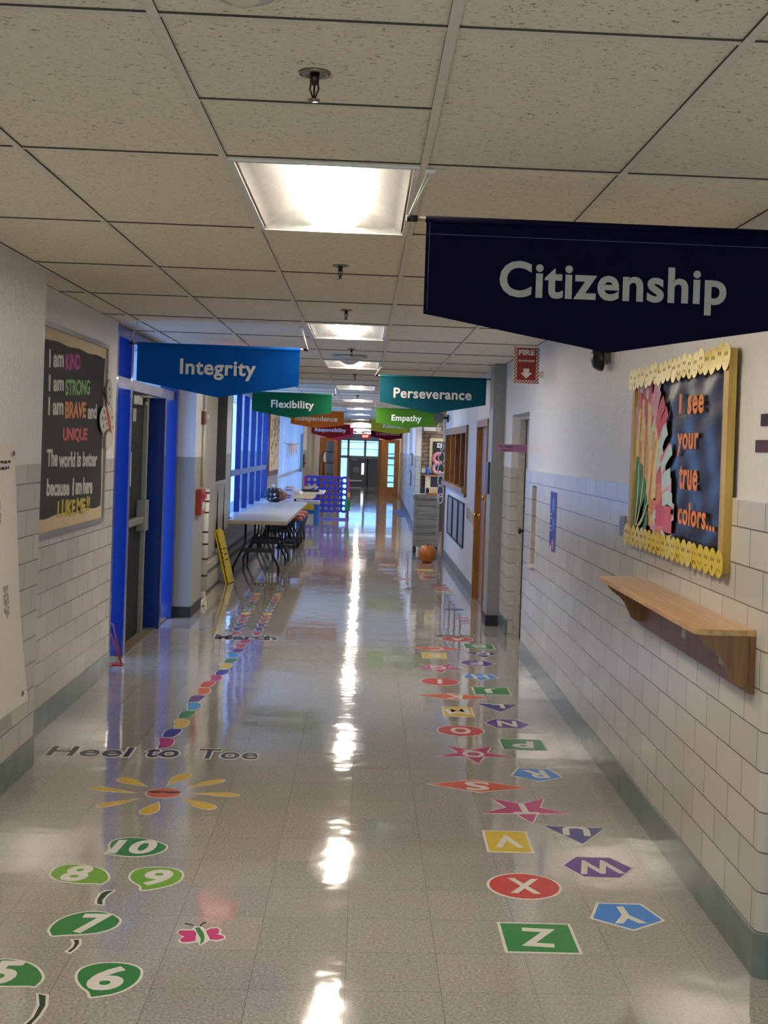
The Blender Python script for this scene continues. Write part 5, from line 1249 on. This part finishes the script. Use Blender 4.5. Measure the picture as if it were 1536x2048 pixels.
MB().box(lg.x - .14, lg.x + 1.2, 26.1, 26.34, lg.z - .03, lg.z).build('top', M_OAKY, le); a = wy(856, 965, 26.2)
MB().box(a.x - .06, a.x + .05, 26.15, 26.3, 0, lg.z - .03).build('post', mat('cream_post', '#cfcab4', .5), le)
MB().box(a.x + .05, a.x + 1.1, 26.2, 26.3, 0, lg.z - .03).build('front_panel', mat('navy_panel', '#241f36', .5), le)
bo = wy(855, 947, 26.2); tag(MB().lathe([(.04, lg.z), (.042, lg.z + .01), (.042, lg.z + .13), (.03, lg.z + .16), (.0, lg.z + .165)], (bo.x, 26.2, 0), seg=16).build('bottle', mat('blue_bottle', '#2450b8', .2), loc=(bo.x, 26.2, lg.z)), 'blue bottle on the ledge by the brick wall', 'bottle')
bx = wy(862, 858.5, 26.2); bl_ = thing('projector', 'white wall box on an arm, high on the brick wall', 'projector', (bx.x, 26.2, bx.z))
MB().box(bx.x - .16, bx.x + .08, 26.0, 26.2, bx.z - .04, bx.z + .04).build('body', mat('box_white', '#cfcfd0', .4), bl_, bevel=.01); MB().box(bx.x + .08, bx.x + .2, 26.05, 26.2, bx.z - .04, bx.z + .05).build('side_box', mat('box_grey', '#8f8f8c', .4), bl_)
MB().tube([(bx.x + .14, 26.12, bx.z + .05), (bx.x + .16, 26.34, bx.z + .22)], .018).build('arm', mat('box_grey', '#8f8f8c', .4), bl_)
# things along the far right wall
tag(MB().box(.90, 1.10, 31.6, 34.6, 0, .012).build('floor_mat', mat('blue_mat', '#32508f', .7), loc=(1.0, 33, 0)), 'blue floor mat by the far right wall', 'mat')
for n, (px, y, z0_, z1_, hx, lab) in enumerate(((818, 29.0, 1.35, 1.62, '#6a5a48', 'framed picture on the far right wall, upper'), (817.5, 29.6, .86, 1.2, '#4c4a48', 'dark framed panel on the far right wall, lower'))):
    x = 1.085 + (1.275 - 1.085) * (y - 26.1) / 18.4
    f_ = thing('picture_frame', lab, 'picture', (x, y, z0_)); MB().box(x - .03, x + .01, y - .5, y + .5, z0_, z1_).build('frame', mat('dark' + hx, hx, .5), f_); MB().box(x - .034, x - .03, y - .42, y + .42, z0_ + .04, z1_ - .04).build('print', mat('pale_print', '#aaa89a', .4), f_)
struct(MB().prism([(1.19, 39.5, 0), (1.226, 39.5, 0), (1.24, 41.0, 0), (1.205, 41.0, 0)], (0, 0, 2.05)).build('door_7', wood_material('far_oak_door', '#a07a44', '#b98f55', 2, .4), loc=(1.2, 40, 0)))
# ================================================================ TABLES AND GAMES ON THE LEFT
M_TT = mat('table_top_white', '#bfc0bd', .3); M_TE = mat('table_edge_tan', '#b0a48c', .4)
M_LEG = mat('black_steel_leg', '#1b191a', .35, metal=.3)
def fold_table(y0, y1, label):
    x0, x1 = -1.72, -.965; h = .74
    t = thing('folding_table', label, 'table', ((x0 + x1) / 2, (y0 + y1) / 2, 0), 'folding tables along the blue window')
    MB().box(x0, x1, y0, y1, h - .012, h).build('top', M_TT, t, bevel=.004)
    MB().box(x0 + .004, x1 - .004, y0 + .004, y1 - .004, h - .05, h - .012).build('edge_band', M_TE, t)
    for y, s in ((y0 + .36, 1), (y1 - .24, -1)):
        for xs, xf in ((x0 + .20, x0 + .05), (x1 - .26, x1 - .11)):
            MB().tube([(xs, y, h - .05), (xs, y, .42), (xs + (xf - xs) * .25, y, .34), (xf - (xf - xs) * .25, y, .18), (xf, y, .10), (xf, y, 0)], .0145, 10).build('leg', M_LEG, t)
        MB().box(x0 + .16, x1 - .22, y - .012, y + .012, .30, .36).build('cross_brace', M_LEG, t)
        MB().tube([((x0 + x1) / 2, y, .33), ((x0 + x1) / 2, y + s * .5, h - .06)], .01).build('strut', M_LEG, t)
fold_table(16.0, 18.03, 'white folding table nearest the camera, under the blue window')
fold_table(18.05, 20.40, 'white folding table, middle one under the blue window')
fold_table(20.42, 21.75, 'white folding table end holding the black and white pumpkin')
def chair(y, label, first=[None]):
    loc = (-1.17, y, 0)
    if first[0]: return dup(first[0], loc, label)
    t = thing('stool', label, 'stool', loc, 'red seated stools at the tables'); first[0] = t
    sd = MB(); n = 20
    sd.lathe([(0, .455), (.15, .455), (.185, .47), (.19, .495), (.165, .515), (0, .522)], (-.02, 0, 0), seg=24); bpy_local(sd, 'seat', mat('brick_red_seat', '#9c4334', .5), t)
    for s in (-1, 1):
        l = MB(); l.tube([(-.17, s * .18, .03), (-.17, s * .18, .45), (.10, s * .18, .45), (.16, s * .18, .43), (.09, s * .18, .20), (.12, s * .18, .03), (.12, s * .18, .012), (-.26, s * .18, .012)], .011, 8); bpy_local(l, 'leg', M_LEG, t)
    for x, z in ((-.20, .04), (-.02, .2), (.1, .03)):
        b = MB(); b.tube([(x, -.18, z), (x, .18, z)], .009, 8); bpy_local(b, 'stretcher', M_LEG, t)
for n, y in enumerate((21.0, 21.95, 22.9)): chair(y, f'red cushioned stool with black legs tucked at the tables, {ORD[n]} from the camera')

# black and white dotted pumpkin and its sign
def on_table(px, py): return fl(px, py, .74)
bp_ = thing('painted_pumpkin', 'black pumpkin painted with white dots on the folding table', 'pumpkin', (-1.50, 21.15, .74))
fl2 = lambda t: 1 - .05 * (1 - abs(math.cos(t * 5)))
MB().lathe([(0, .755), (.07, .748), (.13, .78), (.165, .85), (.16, .92), (.12, .975), (.05, .99), (0, .975)], (-1.50, 21.15, 0), seg=60, flute=fl2).build('body', mat('gloss_black_paint', '#121015', .5), bp_)
r_ = random.Random(2); dm = mat('white_paint_dot', '#d8d8d6', .4)
for k in range(60):
    a = r_.uniform(-PI * .95, -.1); z = r_.uniform(.79, .96); R = .165 - abs(z - .87) ** 1.6 * 2.0
    MB().lathe([(r_.uniform(.018, .028), 0), (.010, .003), (0, .003)], (-1.50 + (R - .006) * math.cos(a), 21.15 + (R - .006) * math.sin(a), z), (math.cos(a), math.sin(a), (z - .87) * 3), 8).build('dot', dm, bp_)
MB().tube([(-1.50, 21.15, .975), (-1.51, 21.15, 1.02), (-1.535, 21.15, 1.05)], [.026, .02, .016], 8).build('stem', mat('white_stem', '#d6d4d0', .5), bp_)
MB().lathe([(0, .07), (.075, .06), (.09, 0), (.085, -.01)], (-1.385, 21.10, .86), (.75, -.65, 0), 16).build('brown_patch', mat('copper_patch', '#7a4a30', .35), bp_)
cl = MB(); vs = [(-1.50 + (.20 + .05 * math.sin(k * 3)) * math.cos(2 * PI * k / 24), 21.15 + (.24 + .05 * math.cos(k * 2)) * math.sin(2 * PI * k / 24), .7405) for k in range(24)]
cl.prism(vs, (0, 0, .006)); tag(cl.build('cloth', mat('white_cloth', '#d6d6d8', .7), loc=(-1.5, 21.15, .74)), 'white cloth under the black dotted pumpkin', 'cloth')
sg = thing('sign_card', 'white printed card standing beside the dotted pumpkin', 'card', (-1.28, 21.55, .74))
MB().obox((-1.285, 21.58, .86), (.098, 0, 0), (0, .002, 0), (0, .03, .12)).build('card', mat('lilac_white_card', '#cfcbe0', .5), sg)
MB().box(-1.40, -1.20, 21.5, 21.66, .7405, .748).build('foot', mat('lilac_white_card', '#cfcbe0', .5), sg)
pr = MB()
for z, w in ((.935, .12), (.88, .03), (.845, .10), (.81, .09)): pr.box(-1.345, -1.345 + w, 21.545 + (z - .80) * .22, 21.55 + (z - .80) * .22, z, z + .014)
pr.build('print', mat('card_print', '#4c4468', .6), sg)

# next tables: wooden top, white top, blue and yellow activity table
wt = thing('wooden_table', 'tan wooden table beyond the folding tables', 'table', (-1.3, 24.6, 0))
MB().box(-1.74, -.95, 23.75, 25.4, .70, .745).build('top', wood_material('tan_table', '#b09a74', '#cbb78f', 0, .4), wt, bevel=.005)
for x in (-1.68, -1.38):
    for y in (23.85, 25.3): MB().box(x - .025, x + .025, y - .025, y + .025, 0, .70).build('leg', M_LEG, wt)
MB().box(-1.66, -1.36, 23.9, 25.2, .58, .60).build('shelf', mat('brown_shelf', '#6a5a4a', .6), wt)
wt2 = thing('white_table', 'small white table behind the tan wooden table, loaded with craft supplies', 'table', (-1.25, 26.6, 0))
MB().box(-1.74, -.82, 25.9, 27.4, .715, .755).build('top', mat('white_laminate', '#d8d8d6', .3), wt2, bevel=.01)
for x in (-1.66, -1.48):
    for y in (26.0, 27.3): MB().tube([(x, y, 0), (x, y, .715)], .018).build('leg', M_LEG, wt2)
cr_ = thing('craft_tray', 'dark tray heaped with white craft pieces on the white table', 'tray', (-1.1, 26.3, .755))
MB().box(-1.29, -.93, 26.05, 26.5, .755, .80).build('tray', mat('dark_tray', '#2a2838', .5), cr_)
r_ = random.Random(8)
for k in range(16): MB().obox((-1.11 + r_.uniform(-.15, .15), 26.28 + r_.uniform(-.15, .15), .815 + r_.uniform(0, .05)), (r_.uniform(.02, .05), r_.uniform(-.02, .02), .008), (-.01, .03, 0), (0, 0, .012)).build('craft_piece', mat('craft_white' + str(k % 2), ['#d8d6d0', '#c2bda8'][k % 2], .6), cr_)
mg = thing('jug', 'tan and white jug on the wooden table', 'jug', (-1.44, 24.6, .745))
MB().lathe([(.05, .745), (.075, .75), (.085, .80), (.07, .87), (.085, .90), (.078, .90), (.06, .86), (0, .84)], (-1.44, 24.6, 0), seg=20).build('body', mat('tan_ceramic', '#b48a5c', .35), mg)
MB().tube([(-1.365, 24.6, .88), (-1.31, 24.6, .87), (-1.31, 24.6, .80), (-1.36, 24.6, .78)], .012).build('handle', mat('white_handle', '#d8d4cc', .4), mg)
tag(MB().lathe([(.035, .745), (.045, .83), (.041, .83), (.033, .75), (0, .75)], (-1.22, 24.35, 0), seg=16).build('cup', mat('white_cup', '#d8d6d2', .35), loc=(-1.22, 24.35, .745)), 'small white cup on the tan wooden table', 'cup')
bt_ = thing('activity_table', 'blue, yellow and white plastic activity table beside the chairs', 'play table', (-1.15, 27.1, 0))
M_PB = mat('blue_plastic', '#1f66c4', .3)
MB().box(-1.42, -.945, 26.95, 27.6, .45, .515).build('top', mat('white_plastic', '#dcdad2', .35), bt_, bevel=.015)
MB().box(-1.30, -1.06, 26.93, 26.95, .33, .46).build('front_panel', mat('yellow_panel', '#c9b52c', .35), bt_)
for x in (-1.37, -1.0):
    for y in (26.99, 27.55): MB().box(x - .055, x + .055, y - .04, y + .04, 0, .45).build('leg', M_PB, bt_, bevel=.01)
MB().box(-1.315, -1.055, 26.97, 27.01, .24, .34).build('apron', M_PB, bt_)

# giant four-in-a-row game
G = thing('four_in_a_row_game', 'giant blue four-in-a-row game with red legs beyond the tables', 'game', (-.88, 29.45, 0))
M_GB = mat('game_blue', '#1c1c96', .3); Yg = 29.45; gx0, gx1, gz0, gz1 = -1.36, -.375, .19, .99
def board_panel(y, nm):
    nx, nz = 7, 6; cw, chh = (gx1 - gx0) / nx, (gz1 - gz0) / nz; R = .047; b = MB(); n = 16
    for i in range(nx):
        for j in range(nz):
            cx_, cz_ = gx0 + cw * (i + .5), gz0 + chh * (j + .5); inner, outer = [], []
            for q in range(n):
                t = 2 * PI * (q + .5) / n; dx, dz = math.cos(t), math.sin(t); s = min(cw / 2 / max(abs(dx), 1e-6), chh / 2 / max(abs(dz), 1e-6))
                inner.append((cx_ + R * dx, y, cz_ + R * dz)); outer.append((cx_ + s * dx, y, cz_ + s * dz))
            b.add(inner + outer, [(q, (q + 1) % n, n + (q + 1) % n, n + q) for q in range(n)])
            for sx, sz in ((1, 1), (-1, 1), (1, -1), (-1, -1)): pass
            b.add([(p[0], y, p[2]) for p in inner] + [(p[0], y + .03, p[2]) for p in inner], [(q, (q + 1) % n, n + (q + 1) % n, n + q) for q in range(n)])
            o_ = outer; cs = [(cx_ + sx * cw / 2, y, cz_ + sz * chh / 2) for sx, sz in ((1, 1), (-1, 1), (-1, -1), (1, -1))]
            for k, c_ in enumerate(cs):
                lo = max((q for q in range(n) if 2 * PI * (q + .5) / n < PI / 4 + k * PI / 2), default=0)
                b.add([o_[lo], c_, o_[(lo + 1) % n]], [(0, 1, 2)])
    for i in range(nx):
        cx_ = gx0 + cw * (i + .5)
        for zz, s in ((gz1, 1), (gz0, -1)): b.prism([(cx_ + cw / 2 * math.cos(t), y, zz + s * .03 * math.sin(t)) for t in [PI * q / 10 for q in range(11)]], (0, .03, 0))
    return b.build(nm, M_GB, G, clean=False)
board_panel(Yg - .05, 'front_grid'); board_panel(Yg + .03, 'back_grid')
M_CR = mat('crimson_plastic', '#9c2350', .35)
for x in (gx0 - .025, gx1 + .025):
    MB().box(x - .022, x + .022, Yg - .06, Yg + .07, .02, 1.0).build('leg', M_CR, G, bevel=.006)
    MB().box(x - .035, x + .035, Yg - .30, Yg + .30, 0, .03).build('foot', mat('violet_foot', '#5a50b0', .35), G)
MB().box(gx0 + .38, gx1, Yg - .22, Yg + .1, .0, .035).build('base_tray', mat('violet_foot', '#5a50b0', .35), G)
tag(MB().lathe([(.055, .22), (.06, .23)] + [(.062 if k % 2 else .057, .24 + k * .012) for k in range(20)] + [(.055, .49), (0, .49)], (-.36, 29.28, 0), seg=20).build('disc_stack', mat('green_discs', '#1e7340', .35), loc=(-.36, 29.28, .22)), 'stack of green game discs hanging at the right leg', 'game discs')
tag(MB().lathe([(.03, .49), (.03, .64), (0, .64)], (-.335, 29.28, 0), seg=14).build('disc_tube', mat('orange_tube', '#c8862a', .35), loc=(-.335, 29.28, .49)), 'orange tube above the green game discs', 'tube')
for o in list(COL.objects):
    if '_at' in o: del o['_at']
